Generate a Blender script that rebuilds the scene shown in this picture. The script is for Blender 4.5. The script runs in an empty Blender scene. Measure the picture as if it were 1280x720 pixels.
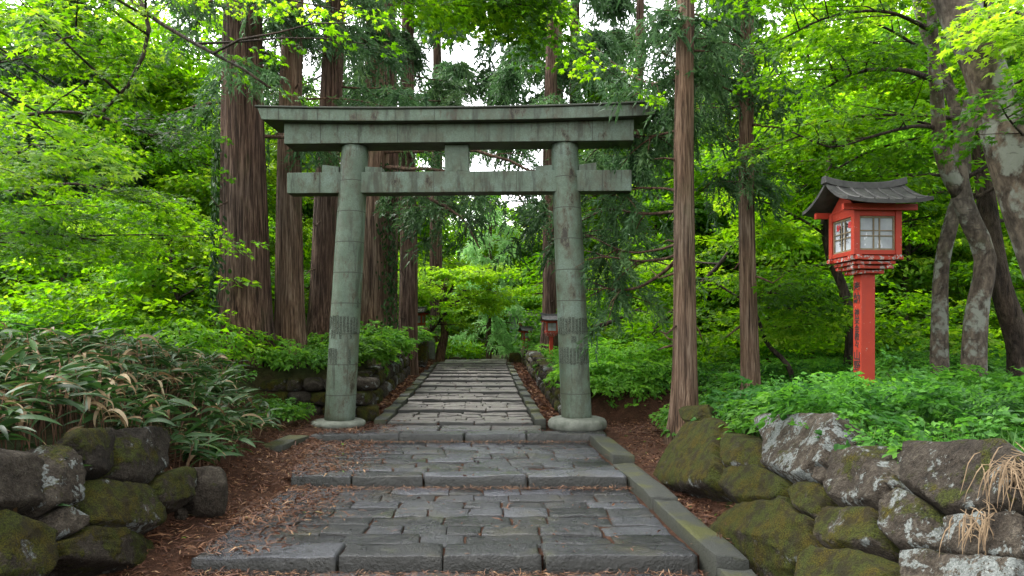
import bpy, bmesh, math, random
import numpy as np
from mathutils import Vector, Matrix

SC = bpy.context.scene
COL = SC.collection
F, CX, HY, EYE = 853.0, 640.0, 420.0, 1.6
PI = math.pi

def at(px, py, Y):
    "a point of the place from where the photo shows it and how far off it is"
    return np.array([(px - CX) / F * Y, Y, EYE - (py - HY) / F * Y])

# ------------------------------------------------------------------ helpers
def rs(seed):
    return np.random.RandomState(seed)

def smooth(a, b, x):
    t = np.clip((x - a) / (b - a), 0, 1)
    return t * t * (3 - 2 * t)

def _hash(i, j, k, seed):
    n = (i * 374761393 + j * 668265263 + k * 2147483647 + seed * 1274126177) & 0xFFFFFFFF
    n = ((n ^ (n >> 13)) * 1274126177) & 0xFFFFFFFF
    n = (n ^ (n >> 16)) & 0xFFFFFFFF
    return n / 4294967295.0

def vnoise(p, seed=0):
    p = np.asarray(p, float)
    f = np.floor(p).astype(np.int64)
    t = p - f
    t = t * t * (3 - 2 * t)
    i, j, k = f[..., 0], f[..., 1], f[..., 2]
    r = 0
    for a in (0, 1):
        wa = t[..., 0] if a else 1 - t[..., 0]
        for b in (0, 1):
            wb = t[..., 1] if b else 1 - t[..., 1]
            for c in (0, 1):
                wc = t[..., 2] if c else 1 - t[..., 2]
                r = r + wa * wb * wc * _hash(i + a, j + b, k + c, seed)
    return r * 2 - 1

def fbm(p, seed=0, octv=4):
    p = np.asarray(p, float)
    r, a = 0, 0.5
    for o in range(octv):
        r = r + a * vnoise(p, seed + o)
        p = p * 2.03
        a *= 0.5
    return r

def unit(v):
    return v / np.maximum(np.linalg.norm(v, axis=-1, keepdims=True), 1e-9)

class MB:
    "collects verts and faces, links them as ONE mesh object"
    def __init__(s):
        s.V, s.P, s.T, s.M, s.n = [], [], [], [], 0
    def add(s, V, faces, tint=0.5, mi=0):
        V = np.asarray(V, float).reshape(-1, 3)
        if not isinstance(faces, list): faces = [faces]
        for f in faces:
            f = np.asarray(f, np.int64)
            if f.size == 0: continue
            s.P.append(f + s.n); s.M.append(np.full(len(f), mi))
        s.V.append(V)
        s.T.append(np.broadcast_to(np.asarray(tint, float), (len(V),)))
        s.n += len(V)
        return s
    def build(s, name, mats, parent=None, sm=False, loc=None):
        me = bpy.data.meshes.new(name)
        V = np.concatenate(s.V) if s.V else np.zeros((0, 3))
        me.vertices.add(len(V))
        me.vertices.foreach_set('co', V.astype(np.float32).ravel())
        tot = np.concatenate([np.full(len(p), p.shape[1]) for p in s.P])
        li = np.concatenate([p.ravel() for p in s.P])
        st = np.concatenate([[0], np.cumsum(tot)[:-1]])
        me.loops.add(len(li)); me.loops.foreach_set('vertex_index', li.astype(np.int32))
        me.polygons.add(len(tot))
        me.polygons.foreach_set('loop_start', st.astype(np.int32))
        me.polygons.foreach_set('loop_total', tot.astype(np.int32))
        me.polygons.foreach_set('material_index', np.concatenate(s.M).astype(np.int32))
        me.polygons.foreach_set('use_smooth', np.full(len(tot), sm))
        a = me.attributes.new('tint', 'FLOAT', 'POINT')
        a.data.foreach_set('value', np.concatenate(s.T).astype(np.float32))
        me.update(calc_edges=True)
        for m in (mats if isinstance(mats, (list, tuple)) else [mats]): me.materials.append(m)
        o = bpy.data.objects.new(name, me); COL.objects.link(o)
        if parent: o.parent = parent
        if loc is not None: o.location = loc
        return o

def tag(o, label=None, cat=None, group=None, kind=None):
    if label: o['label'] = label
    if cat: o['category'] = cat
    if group: o['group'] = group
    if kind: o['kind'] = kind
    return o

def empty(name, loc=(0, 0, 0), rz=0, label=None, cat=None, group=None):
    o = bpy.data.objects.new(name, None); COL.objects.link(o)
    o.empty_display_size = 0.2
    o.location = loc; o.rotation_euler = (0, 0, rz)
    return tag(o, label, cat, group)

def copy_tree(o, parent=None):
    c = o.copy(); COL.objects.link(c); c.parent = parent
    for ch in [x for x in bpy.data.objects if x.parent == o]:
        copy_tree(ch, c)
    return c

def box(mb, x0, x1, y0, y1, z0, z1, tint=.5, mi=0):
    V = [(x, y, z) for x in (x0, x1) for y in (y0, y1) for z in (z0, z1)]
    mb.add(V, [[(0, 1, 3, 2), (4, 6, 7, 5), (0, 4, 5, 1), (2, 3, 7, 6), (0, 2, 6, 4), (1, 5, 7, 3)]], tint, mi)

def bevel(o, w=.006, seg=2):
    m = o.modifiers.new('edge', 'BEVEL'); m.width = w; m.segments = seg; m.limit_method = 'ANGLE'
    return o

def tube(mb, pts, rad, sides=7, tint=.5, cap=True, flute=None, mi=0):
    pts = np.asarray(pts, float); n = len(pts)
    rad = np.broadcast_to(np.asarray(rad, float), (n,))
    tg = unit(np.gradient(pts, axis=0))
    up = np.array([0, 1., 0]) if abs(tg[0][1]) < .9 else np.array([1., 0, 0])
    a0 = unit(np.cross(tg[0], up)); A = [a0]
    for i in range(1, n):
        a = A[-1] - tg[i] * np.dot(A[-1], tg[i]); A.append(unit(a))
    A = np.array(A); B = np.cross(tg, A)
    th = np.linspace(0, 2 * PI, sides, endpoint=False)
    R = rad[:, None] * np.ones((n, sides))
    if flute is not None: R = R * flute(pts, th)
    V = pts[:, None, :] + R[..., None] * (np.cos(th)[None, :, None] * A[:, None, :] + np.sin(th)[None, :, None] * B[:, None, :])
    i = np.arange(n - 1)[:, None] * sides; j = np.arange(sides)[None, :]; j2 = (j + 1) % sides
    q = np.stack([i + j, i + j2, i + sides + j2, i + sides + j], -1).reshape(-1, 4)
    fs = [q]
    if cap:
        fs.append(np.arange(sides)[::-1][None, :]); fs.append((np.arange(sides) + (n - 1) * sides)[None, :])
    mb.add(V.reshape(-1, 3), fs, tint, mi)

def resample(pts, n):
    pts = np.asarray(pts, float)
    if len(pts) > 2:                                # catmull-rom then even steps
        P = np.vstack([2 * pts[0] - pts[1], pts, 2 * pts[-1] - pts[-2]])
        out = []
        for i in range(1, len(P) - 2):
            for t in np.linspace(0, 1, 8, endpoint=False):
                a, b, c, d = P[i - 1], P[i], P[i + 1], P[i + 2]
                out.append(.5 * (2 * b + (c - a) * t + (2 * a - 5 * b + 4 * c - d) * t * t + (3 * b - a - 3 * c + d) * t ** 3))
        out.append(P[-2]); pts = np.array(out)
    d = np.concatenate([[0], np.cumsum(np.linalg.norm(np.diff(pts[:, :3], axis=0), axis=1))])
    s = np.linspace(0, d[-1], n)
    return np.stack([np.interp(s, d, pts[:, k]) for k in range(pts.shape[1])], 1)

# ------------------------------------------------------------------ materials
class G:
    def __init__(s, name):
        s.m = bpy.data.materials.new(name); s.m.use_nodes = True
        s.nt = s.m.node_tree; s.nt.nodes.clear()
        s.out = s.nt.nodes.new('ShaderNodeOutputMaterial')
    def n(s, t, **kw):
        o = s.nt.nodes.new('ShaderNode' + t)
        for k, v in kw.items(): setattr(o, k, v)
        return o
    def set(s, sock, v):
        if v is None: return
        if isinstance(v, bpy.types.NodeSocket): s.nt.links.new(v, sock)
        else: sock.default_value = v
    def coord(s, kind='Object', scale=(1, 1, 1)):
        t = s.n('TexCoord'); m = s.n('Mapping'); m.inputs['Scale'].default_value = scale
        s.nt.links.new(t.outputs[kind], m.inputs['Vector']); return m.outputs[0]
    def noise(s, vec, scale, detail=4, rough=.55, dist=0):
        o = s.n('TexNoise'); s.set(o.inputs['Vector'], vec); o.inputs['Scale'].default_value = scale
        o.inputs['Detail'].default_value = detail; o.inputs['Roughness'].default_value = rough
        o.inputs['Distortion'].default_value = dist
        return o.outputs['Fac']
    def voro(s, vec, scale, feat='F1'):
        o = s.n('TexVoronoi', feature=feat); s.set(o.inputs['Vector'], vec); o.inputs['Scale'].default_value = scale
        return o.outputs['Distance']
    def ramp(s, fac, stops):
        o = s.n('ValToRGB'); e = o.color_ramp.elements
        while len(e) < len(stops): e.new(.5)
        for i, (p, c) in enumerate(stops):
            e[i].position = p; e[i].color = c if len(c) == 4 else (*c, 1)
        s.set(o.inputs[0], fac); return o.outputs[0]
    def rng(s, v, a, b, c=0, d=1):
        o = s.n('MapRange'); s.set(o.inputs[0], v)
        for i, x in enumerate((a, b, c, d)): o.inputs[i + 1].default_value = x
        return o.outputs[0]
    def math(s, op, a, b=None):
        o = s.n('Math', operation=op); s.set(o.inputs[0], a); s.set(o.inputs[1], b); return o.outputs[0]
    def mix(s, f, a, b, mode='MIX'):
        o = s.n('Mix', data_type='RGBA', blend_type=mode)
        s.set(o.inputs[0], f); s.set(o.inputs[6], a if not isinstance(a, tuple) or len(a) == 4 else (*a, 1))
        s.set(o.inputs[7], b if not isinstance(b, tuple) or len(b) == 4 else (*b, 1)); return o.outputs[2]
    def attr(s, name='tint'):
        o = s.n('Attribute'); o.attribute_name = name; return o.outputs['Fac']
    def objrand(s):
        return s.n('ObjectInfo').outputs['Random']
    def nz(s):
        g = s.n('NewGeometry'); x = s.n('SeparateXYZ'); s.nt.links.new(g.outputs['Normal'], x.inputs[0]); return x.outputs[2]
    def sep(s, v):
        x = s.n('SeparateXYZ'); s.nt.links.new(v, x.inputs[0]); return x.outputs
    def pos(s):
        return s.n('NewGeometry').outputs['Position']
    def bump(s, h, dist, strength=1, base=None):
        o = s.n('Bump'); s.set(o.inputs['Height'], h); o.inputs['Distance'].default_value = dist
        o.inputs['Strength'].default_value = strength
        if base is not None: s.nt.links.new(base, o.inputs['Normal'])
        return o.outputs[0]
    def pbsdf(s, col, rough=.8, spec=.4, normal=None, metal=0):
        b = s.n('BsdfPrincipled')
        s.set(b.inputs['Base Color'], col if not isinstance(col, tuple) or len(col) == 4 else (*col, 1))
        s.set(b.inputs['Roughness'], rough); s.set(b.inputs['Metallic'], metal)
        s.set(b.inputs['Specular IOR Level'], spec)
        if normal is not None: s.nt.links.new(normal, b.inputs['Normal'])
        return b.outputs[0]
    def done(s, sh):
        s.nt.links.new(sh, s.out.inputs[0]); return s.m

def leaf_mat(name, stops, trans=.45, gain=1.5, rough=.55, spec=.25):
    g = G(name)
    col = g.ramp(g.attr(), stops)
    var = g.math('MULTIPLY', g.rng(g.noise(g.pos(), .45, 2), .3, .7, .68, 1.3), g.rng(g.objrand(), 0, 1, .82, 1.15))
    cm = g.n('Mix', data_type='RGBA', blend_type='MULTIPLY'); cm.inputs[0].default_value = 1
    g.set(cm.inputs[6], col)
    cv = g.n('CombineColor'); g.set(cv.inputs[0], var); g.set(cv.inputs[1], var); g.set(cv.inputs[2], var)
    g.set(cm.inputs[7], cv.outputs[0])
    col = cm.outputs[2]
    p = g.pbsdf(col, rough, spec)
    t = g.n('BsdfTranslucent')
    tc = g.n('HueSaturation'); tc.inputs['Saturation'].default_value = 1.05; tc.inputs['Value'].default_value = gain
    tc.inputs['Hue'].default_value = .492
    g.set(tc.inputs['Color'], col); g.set(t.inputs[0], tc.outputs[0])
    mx = g.n('MixShader'); mx.inputs[0].default_value = trans
    g.nt.links.new(p, mx.inputs[1]); g.nt.links.new(t.outputs[0], mx.inputs[2])
    return g.done(mx.outputs[0])

M = {}
M['maple'] = leaf_mat('maple_leaves', [(0, (.024, .075, .006)), (.4, (.060, .165, .009)), (.75, (.125, .27, .014)), (1, (.23, .36, .03))], .60, 1.75)
M['maple_deep'] = leaf_mat('deep_green_leaves', [(0, (.028, .085, .010)), (.5, (.065, .175, .014)), (1, (.12, .26, .022))], .55, 1.7)
M['lime'] = leaf_mat('lime_leaves', [(0, (.050, .15, .008)), (.5, (.125, .29, .014)), (1, (.25, .40, .03))], .60, 1.7)
M['cedar_leaf'] = leaf_mat('cedar_needles', [(0, (.024, .060, .022)), (.5, (.055, .125, .042)), (1, (.12, .21, .07))], .35, 1.4)
M['pine_leaf'] = leaf_mat('conifer_needles', [(0, (.15, .33, .10)), (.5, (.24, .44, .16)), (1, (.34, .54, .24))], .5, 1.6)
M['herb'] = leaf_mat('herb_leaves', [(0, (.022, .085, .014)), (.5, (.065, .19, .022)), (1, (.14, .31, .03))], .5, 1.6)
M['grass'] = leaf_mat('grass_blades', [(0, (.03, .08, .012)), (.7, (.06, .15, .02)), (1, (.22, .19, .07))], .35, 1.4)
M['sasa'] = leaf_mat('bamboo_leaves', [(0, (.014, .042, .010)), (.30, (.030, .080, .018)), (.5, (.062, .125, .024)), (.62, (.13, .080, .035)), (.75, (.26, .18, .095)), (1, (.42, .35, .23))], .28, 1.4, .5, .28)
M['litter'] = leaf_mat('dead_leaves', [(0, (.028, .012, .008)), (.35, (.085, .034, .018)), (.65, (.18, .085, .042)), (.93, (.36, .22, .12)), (1, (.12, .26, .03))], .08, 1, .6, .3)
M['ivy'] = leaf_mat('ivy_leaves', [(0, (.012, .04, .010)), (1, (.045, .12, .02))], .3, 1.3)

def bark_mat(name, dark, mid, light, lichen=None, stretch=.07, sc=14, moss=0):
    g = G(name)
    v = g.coord('Object', (1, 1, stretch))
    n1 = g.noise(v, sc, 5, .6, .6); n2 = g.noise(v, sc * 3.1, 3, .6)
    f = g.math('ADD', g.math('MULTIPLY', n1, .65), g.math('MULTIPLY', n2, .35))
    col = g.ramp(f, [(.38, dark), (.5, mid), (.61, light)])
    big = g.noise(g.coord('Object', (1, 1, .4)), 1.3, 3)
    col = g.mix(g.rng(big, .35, .7), col, g.mix(1, col, (1.25, 1.02, .85), 'MULTIPLY'))
    if lichen:
        ln = g.noise(g.coord('Object', (1, 1, .8)), 5, 5, .6)
        col = g.mix(g.rng(ln, .52, .60), col, lichen)
        l3 = g.noise(g.coord('Object', (.6, .6, 2.2)), 7, 4, .65)
        col = g.mix(g.rng(l3, .60, .68, 0, .75), col, (.035, .03, .025))
    if moss:
        mn = g.noise(g.coord('Object', (1, 1, .5)), 2.2, 5, .6)
        col = g.mix(g.rng(mn, .56, .68, 0, moss), col, (.04, .06, .014))
    h = g.bump(f, .11 if not lichen else .02, 1)
    return g.done(g.pbsdf(col, .9, .2, h))
M['cedar_bark'] = bark_mat('cedar_bark', (.014, .009, .007), (.075, .048, .035), (.19, .135, .105), None, .040, 30, .4)
M['cedar_bark_pale'] = bark_mat('pale_cedar_bark', (.024, .016, .011), (.125, .084, .058), (.25, .19, .14), None, .040, 32, .35)
M['beech_bark'] = bark_mat('beech_bark', (.024, .020, .016), (.062, .053, .043), (.115, .10, .082), (.17, .178, .15), .5, 9, .4)
M['branch_bark'] = bark_mat('branch_bark', (.016, .013, .011), (.038, .030, .024), (.07, .056, .044), None, .25, 12)
M['cedar_branch'] = bark_mat('cedar_branch_bark', (.03, .019, .013), (.075, .049, .033), (.13, .09, .062), None, .2, 14)

def granite():
    g = G('wet_granite'); v = g.pos()
    n = g.noise(v, 3.0, 5, .6); fine = g.noise(v, 90, 3, .7); t = g.attr()
    base = g.ramp(t, [(0, (.008, .0088, .0100)), (.5, (.019, .0202, .0230)), (1, (.056, .059, .068))])
    col = g.mix(g.rng(fine, .40, .60), g.mix(1, base, (.42, .41, .40), 'MULTIPLY'), g.mix(1, base, (1.6, 1.6, 1.65), 'MULTIPLY'))
    col = g.mix(g.rng(n, .52, .68, 0, .55), col, (.055, .050, .030))
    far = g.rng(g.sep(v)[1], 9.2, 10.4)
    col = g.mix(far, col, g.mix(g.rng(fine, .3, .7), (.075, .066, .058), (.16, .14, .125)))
    moss = g.noise(v, 1.7, 5, .65)
    col = g.mix(g.rng(moss, .60, .72, 0, .6), col, (.05, .06, .012))
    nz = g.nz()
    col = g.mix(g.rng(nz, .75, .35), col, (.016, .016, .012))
    wet = g.noise(v, 2.1, 4, .6)
    rg = g.math('ADD', g.rng(wet, .38, .62, .14, .46), g.math('MULTIPLY', far, .18))
    h = g.math('ADD', g.noise(v, 45, 5, .7), g.math('MULTIPLY', g.noise(v, 12, 4, .6), 1.4))
    return g.done(g.pbsdf(col, rg, .5, g.bump(h, .014, 1)))
M['granite'] = granite()

def kerbm():
    g = G('mossy_kerb_stone'); v = g.pos()
    fine = g.noise(v, 80, 3, .7); n = g.noise(v, 2.6, 5, .65)
    col = g.mix(fine, (.014, .0155, .0135), (.052, .055, .047))
    col = g.mix(g.rng(n, .46, .60, 0, .85), col, g.mix(g.noise(v, 60, 3), (.028, .034, .006), (.10, .10, .018)))
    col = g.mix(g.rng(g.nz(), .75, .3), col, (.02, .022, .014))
    h = g.math('ADD', g.noise(v, 60, 4, .7), g.noise(v, 10, 3))
    return g.done(g.pbsdf(col, .6, .4, g.bump(h, .02, 1)))
M['kerb'] = kerbm()

def rockm(name, lichen=.55, mossy=.5):
    g = G(name); v = g.pos()
    n = g.noise(v, 6, 6, .65); fine = g.noise(v, 70, 5, .75); mid = g.noise(v, 19, 5, .7)
    col = g.ramp(g.math('ADD', g.math('MULTIPLY', n, .5), g.math('MULTIPLY', mid, .5)), [(.34, (.014, .011, .008)), (.48, (.050, .041, .031)), (.56, (.072, .062, .049)), (.68, (.13, .115, .095))])
    col = g.mix(g.rng(fine, .40, .62, 0, .8), g.mix(1, col, (.42, .41, .40), 'MULTIPLY'), g.mix(1, col, (1.25, 1.25, 1.25), 'MULTIPLY'))
    l = g.math('ADD', g.math('MULTIPLY', g.noise(v, 5.2, 6, .7, .5), 1.0), g.math('MULTIPLY', g.noise(v, 34, 4, .7), .34))
    th = .95 - lichen * .36
    orr = g.objrand()
    col = g.mix(1, col, g.ramp(orr, [(0, (.62, .60, .58)), (.5, (1, .97, .92)), (1, (1.45, 1.42, 1.36))]), 'MULTIPLY')
    l = g.math('ADD', l, g.rng(orr, 0, 1, -.07, .07))
    lf = g.rng(l, th, th + .035)
    col = g.mix(lf, col, g.mix(g.rng(fine, .35, .65), (.085, .095, .088), (.24, .26, .245)))
    ms = g.math('ADD', g.math('ADD', g.noise(v, 3.1, 6, .7), g.math('MULTIPLY', g.noise(v, 28, 4, .7), .22)), g.math('ADD', g.math('MULTIPLY', g.nz(), .13), g.rng(orr, 0, 1, .06, -.06)))
    tm = 1.02 - mossy * .56
    mf = g.rng(ms, tm, tm + .07)
    fuzz = g.noise(v, 110, 3, .8)
    mcol = g.mix(g.rng(fuzz, .36, .64), (.008, .011, .0015), (.074, .088, .009))
    mcol = g.mix(g.rng(g.noise(v, 6, 4, .6), .42, .62, 0, .9), mcol, g.mix(1, mcol, (1.5, .95, .5), 'MULTIPLY'))
    mcol = g.mix(g.rng(g.noise(v, 11, 4, .6), .48, .62, 0, .75), mcol, (.020, .015, .008))
    col = g.mix(mf, col, mcol)
    h = g.math('ADD', g.math('ADD', g.math('MULTIPLY', n, 1.2), g.math('MULTIPLY', mid, 1.0)), g.math('ADD', g.math('MULTIPLY', fine, .5), g.math('MULTIPLY', g.math('MULTIPLY', mf, fuzz), .8)))
    return g.done(g.pbsdf(col, .88, .2, g.bump(h, .045, 1)))
M['rock'] = rockm('lichen_stone', .60, .52)
M['rock_moss'] = rockm('mossy_stone', .50, .86)
M['rock_bare'] = rockm('bare_stone', .36, .34)

def groundm():
    g = G('forest_soil'); v = g.pos(); t = g.attr()
    n = g.noise(v, 9, 6, .7); f = g.noise(v, 60, 4, .7)
    lit = g.ramp(g.math('ADD', g.math('MULTIPLY', n, .5), g.math('MULTIPLY', f, .5)), [(.3, (.018, .010, .007)), (.5, (.055, .026, .015)), (.7, (.13, .062, .034))])
    soil = g.ramp(n, [(.3, (.010, .014, .005)), (.6, (.030, .045, .012)), (.8, (.05, .08, .02))])
    col = g.mix(t, lit, soil)
    h = g.math('ADD', n, f)
    return g.done(g.pbsdf(col, .95, .15, g.bump(h, .03, 1)))
M['ground'] = groundm()

def bronze():
    g = G('weathered_bronze'); v = g.coord('Object'); w = g.pos()
    n = g.noise(v, 1.7, 5, .65); st = g.noise(g.coord('Object', (1, 1, .13)), 7.5, 5, .7)
    fine = g.noise(v, 55, 4, .7); mid = g.noise(g.coord('Object', (1, 1, .6)), 5.5, 5, .7)
    col = g.ramp(n, [(.34, (.074, .110, .076)), (.5, (.120, .165, .120)), (.66, (.155, .208, .172))])
    col = g.mix(g.rng(mid, .46, .62, 0, .65), col, (.070, .068, .040))
    col = g.mix(g.rng(fine, .40, .66, 0, .45), col, (.045, .054, .038))
    col = g.mix(g.rng(st, .53, .63, 0, .6), col, (.026, .024, .016))
    patch = g.noise(g.coord('Object', (1, 1, .5)), 3.6, 6, .75)
    col = g.mix(g.rng(patch, .55, .62, 0, .62), col, (.060, .036, .018))
    col = g.mix(g.rng(patch, .615, .65, 0, .85), col, (.018, .014, .009))
    col = g.mix(g.rng(g.noise(v, 24, 4, .7), .63, .70, 0, .7), col, (.022, .022, .015))
    z = g.sep(w)[2]
    col = g.mix(g.rng(g.math('ADD', z, g.math('MULTIPLY', n, .6)), 1.5, .5, 0, .5), col, (.050, .055, .032))
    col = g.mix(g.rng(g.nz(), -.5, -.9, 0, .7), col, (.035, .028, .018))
    h = g.math('ADD', g.noise(v, 25, 4, .6), g.math('MULTIPLY', n, 1.5))
    return g.done(g.pbsdf(col, g.rng(n, .35, .65, .42, .66), .4, g.bump(h, .005, .8), .05))
M['bronze'] = bronze()
def simple(name, a, b, sc=12, rough=.6, spec=.4, bumpd=.004, stretch=(1, 1, 1)):
    g = G(name); v = g.coord('Object', stretch); n = g.noise(v, sc, 5, .65)
    return g.done(g.pbsdf(g.mix(g.rng(n, .3, .7), a, b), rough, spec, g.bump(n, bumpd, .8)))
M['bronze_dark'] = simple('dark_bronze_seam', (.03, .035, .026), (.06, .065, .045))
def glyphm():
    g = G('engraved_bronze'); v = g.coord('Object')
    n = g.noise(v, 70, 3, .8)
    col = g.mix(g.rng(n, .44, .56), (.022, .026, .018), (.085, .105, .078))
    return g.done(g.pbsdf(col, .65, .3, g.bump(n, .006, 1)))
M['glyph'] = glyphm()
M['base_stone'] = simple('pale_base_stone', (.07, .078, .06), (.17, .18, .15), 9, .75, .3, .01)
def redm(name='vermilion_paint', chip=0.0):
    g = G(name); v = g.coord('Object')
    n = g.noise(v, 5, 5, .6); f = g.noise(v, 26, 5, .7)
    col = g.mix(n, (.22, .016, .008), (.37, .038, .014))
    st = g.noise(g.coord('Object', (1, 1, .12)), 14, 4, .6)
    col = g.mix(g.rng(st, .56, .72, 0, .45), col, (.20, .035, .022))
    col = g.mix(g.rng(f, .66 - chip, .69 - chip), col, g.mix(n, (.17, .15, .14), (.42, .40, .38)))
    return g.done(g.pbsdf(col, .6, .35, g.bump(f, .003, .6)))
M['red'] = redm(); M['red_chip'] = redm('chipped_vermilion_paint', .13)
M['paper'] = simple('aged_white_paper', (.24, .26, .28), (.36, .385, .40), 6, .8, .2, .002)
M['lattice'] = simple('brown_lattice_wood', (.11, .085, .05), (.21, .165, .10), 20, .7)
M['roof_slate'] = simple('dark_sheet_roof', (.018, .018, .019), (.065, .063, .060), 9, .62, .4, .006)
M['ink'] = simple('black_ink', (.012, .011, .011), (.022, .02, .02))
M['red_ink'] = simple('red_ink', (.36, .02, .025), (.46, .03, .035))
M['grey_wall'] = simple('grey_board_wall', (.20, .24, .25), (.33, .37, .38), 5, .8)
M['pole'] = simple('grey_concrete', (.16, .17, .17), (.26, .27, .27), 8, .8)
M['cable'] = simple('black_cable', (.01, .01, .01), (.02, .02, .02), 8, .6)
M['twig'] = simple('dry_twig', (.07, .035, .02), (.15, .08, .045), 20, .9)
M['straw'] = simple('dry_straw', (.09, .058, .03), (.25, .175, .10), 12, .8)

# ------------------------------------------------------------------ terrain
STEP_Y = [9.95, 11.3, 12.65, 13.9, 15.05, 16.1, 17.05, 17.9, 18.6, 19.25, 19.85, 20.45]
STEP_Z = [.34, .385, .43, .475, .52, .565, .61, .65, .684, .715, .755, .80]
def zpath(y):
    return np.interp(y, [2, 4.55, 4.75, 6.68, 6.85, 8.9, 9.2, 9.9, 11.3, 20.4, 30, 60], [-.03, -.03, .05, .06, .15, .17, .23, .26, .33, .74, .78, 1.0])
def xleft(y):
    return np.interp(y, [2, 6.75, 9.0, 9.9, 10, 20.4, 60], [-2.14, -2.2, -2.55, -2.5, -2.0, -2.38, -3.6])
def xright(y):
    return np.interp(y, [2, 4.6, 9, 9.9, 10, 20.4, 60], [1.62, 1.50, 1.27, 1.2, .5, -.03, -1.2])
def ground(x, y):
    x = np.asarray(x, float); y = np.asarray(y, float)
    zp = zpath(y)
    toeL = np.interp(y, [2, 5.3, 6.2, 8.2, 8.6, 10.35, 10.55, 20, 60], [2.75, 2.75, 2.45, 2.75, 3.1, 3.5, 2.42, 2.75, 4.2])
    wL = np.interp(y, [2, 5.3, 6.2, 8.2, 8.6, 10.3, 10.55, 60], [.4, .4, 1.5, 1.4, .9, .6, .2, .3])
    hL = np.interp(y, [2, 5, 6.5, 9, 11, 20, 60], [.66, .70, .72, .72, .70, .72, .9])
    tL = smooth(0, 1, (-x - toeL) / wL)
    zl = tL * hL + np.clip(-x - xleft(y) * -1 if False else -x - 2.2, 0, .6) * .16 + .045 * np.clip(-x - 3.6, 0, 7)
    toeR = np.interp(y, [2, 7.0, 7.9, 10.1, 10.6, 20, 60], [1.78, 1.66, 1.95, 2.3, .80, .42, -.3])
    wR = np.interp(y, [2, 7.0, 7.9, 10.1, 10.6, 60], [.62, .62, .8, .8, .2, .3])
    hR = np.interp(y, [2, 5, 7, 8.2, 10, 10.6, 20, 60], [.74, .72, .52, .22, .12, .40, .36, .6])
    tR = smooth(0, 1, (x - toeR) / wR)
    zr = tR * hR + .035 * np.clip(x - 2.5, 0, 7) + np.clip(x - 1.45, 0, .4) * .16
    z = zp + np.where(x < -.7, zl, zr)
    r = np.hypot(x, y - 6)
    z = z + np.clip(r - 34, 0, 90) * .10 + .35 * smooth(5, 18, r) * fbm(np.stack([x * .18, y * .18, x * 0], -1), 3, 3)
    dist = np.maximum(xleft(y) - x, x - xright(y))
    z = z - .07 * (1 - smooth(-.12, .0, dist))
    side = smooth(0, .4, np.maximum(xleft(y) - x, x - xright(y)))
    z = z + side * (.05 * fbm(np.stack([x * 2.2, y * 2.2, x * 0], -1), 9, 4))
    return z

def axis(lo, a, b, hi, st, g=1.16):
    c = list(np.arange(a, b, st)); s = st
    while c[-1] < hi: s *= g; c.append(c[-1] + s)
    s = st
    while c[0] > lo: s *= g; c.insert(0, c[0] - s)
    return np.array(c)
gx = axis(-160, -7, 6, 160, .11); gy = axis(-60, 2, 22, 190, .12)
X, Yg = np.meshgrid(gx, gy); Z = ground(X, Yg)
mb = MB(); nx, ny = len(gx), len(gy)
i = np.arange(ny - 1)[:, None] * nx + np.arange(nx - 1)[None, :]
veg = np.maximum(smooth(.30, .60, Z - zpath(Yg)), smooth(21, 26, Yg))
veg = np.clip(veg * (0.75 + .6 * fbm(np.stack([X * .9, Yg * .9, X * 0], -1), 5)), 0, 1)
mb.add(np.stack([X, Yg, Z], -1).reshape(-1, 3), np.stack([i, i + 1, i + nx + 1, i + nx], -1).reshape(-1, 4), veg.ravel())
tag(mb.build('ground', M['ground'], sm=True), kind='structure')

# ------------------------------------------------------------------ paving
SE = np.array([0, .007, .032, .22, .5, .78, .968, .993, 1.0])
def stone(mb, c4, ztop, thick, seed, rough=.010, tint=.5, tilt=.006):
    "c4: four plan corners (x0y0, x1y0, x1y1, x0y1); a slab with a worn, rounded top"
    r = rs(seed); c = np.asarray(c4, float)
    S, T = np.meshgrid(SE, SE)
    P = ((1 - S) * (1 - T))[..., None] * c[0] + (S * (1 - T))[..., None] * c[1] + (S * T)[..., None] * c[2] + ((1 - S) * T)[..., None] * c[3]
    q = np.stack([P[..., 0] * 7, P[..., 1] * 7, np.full(S.shape, seed * .37)], -1)
    edge = np.minimum(np.minimum(S, 1 - S), np.minimum(T, 1 - T))
    rim = edge < .004
    P = P + np.where(rim | (edge < .04), 1., .3)[..., None] * np.stack([vnoise(q * 1.3, 21), vnoise(q * 1.3, 31)], -1) * .014
    h = np.where(rim, -thick, np.where(edge < .02, -.0060, np.where(edge < .10, -.0008, 0)))
    z = ztop + h + np.where(rim, 0, 1) * (rough * fbm(q, 41, 3) * 1.4 + tilt * ((S - .5) * r.uniform(-1, 1) + (T - .5) * r.uniform(-1, 1)) * 2)
    V = np.concatenate([P, z[..., None]], -1).reshape(-1, 3); n = len(SE)
    i = np.arange(n - 1)[:, None] * n + np.arange(n - 1)[None, :]
    mb.add(V, np.stack([i, i + 1, i + n + 1, i + n], -1).reshape(-1, 4), tint)

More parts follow.
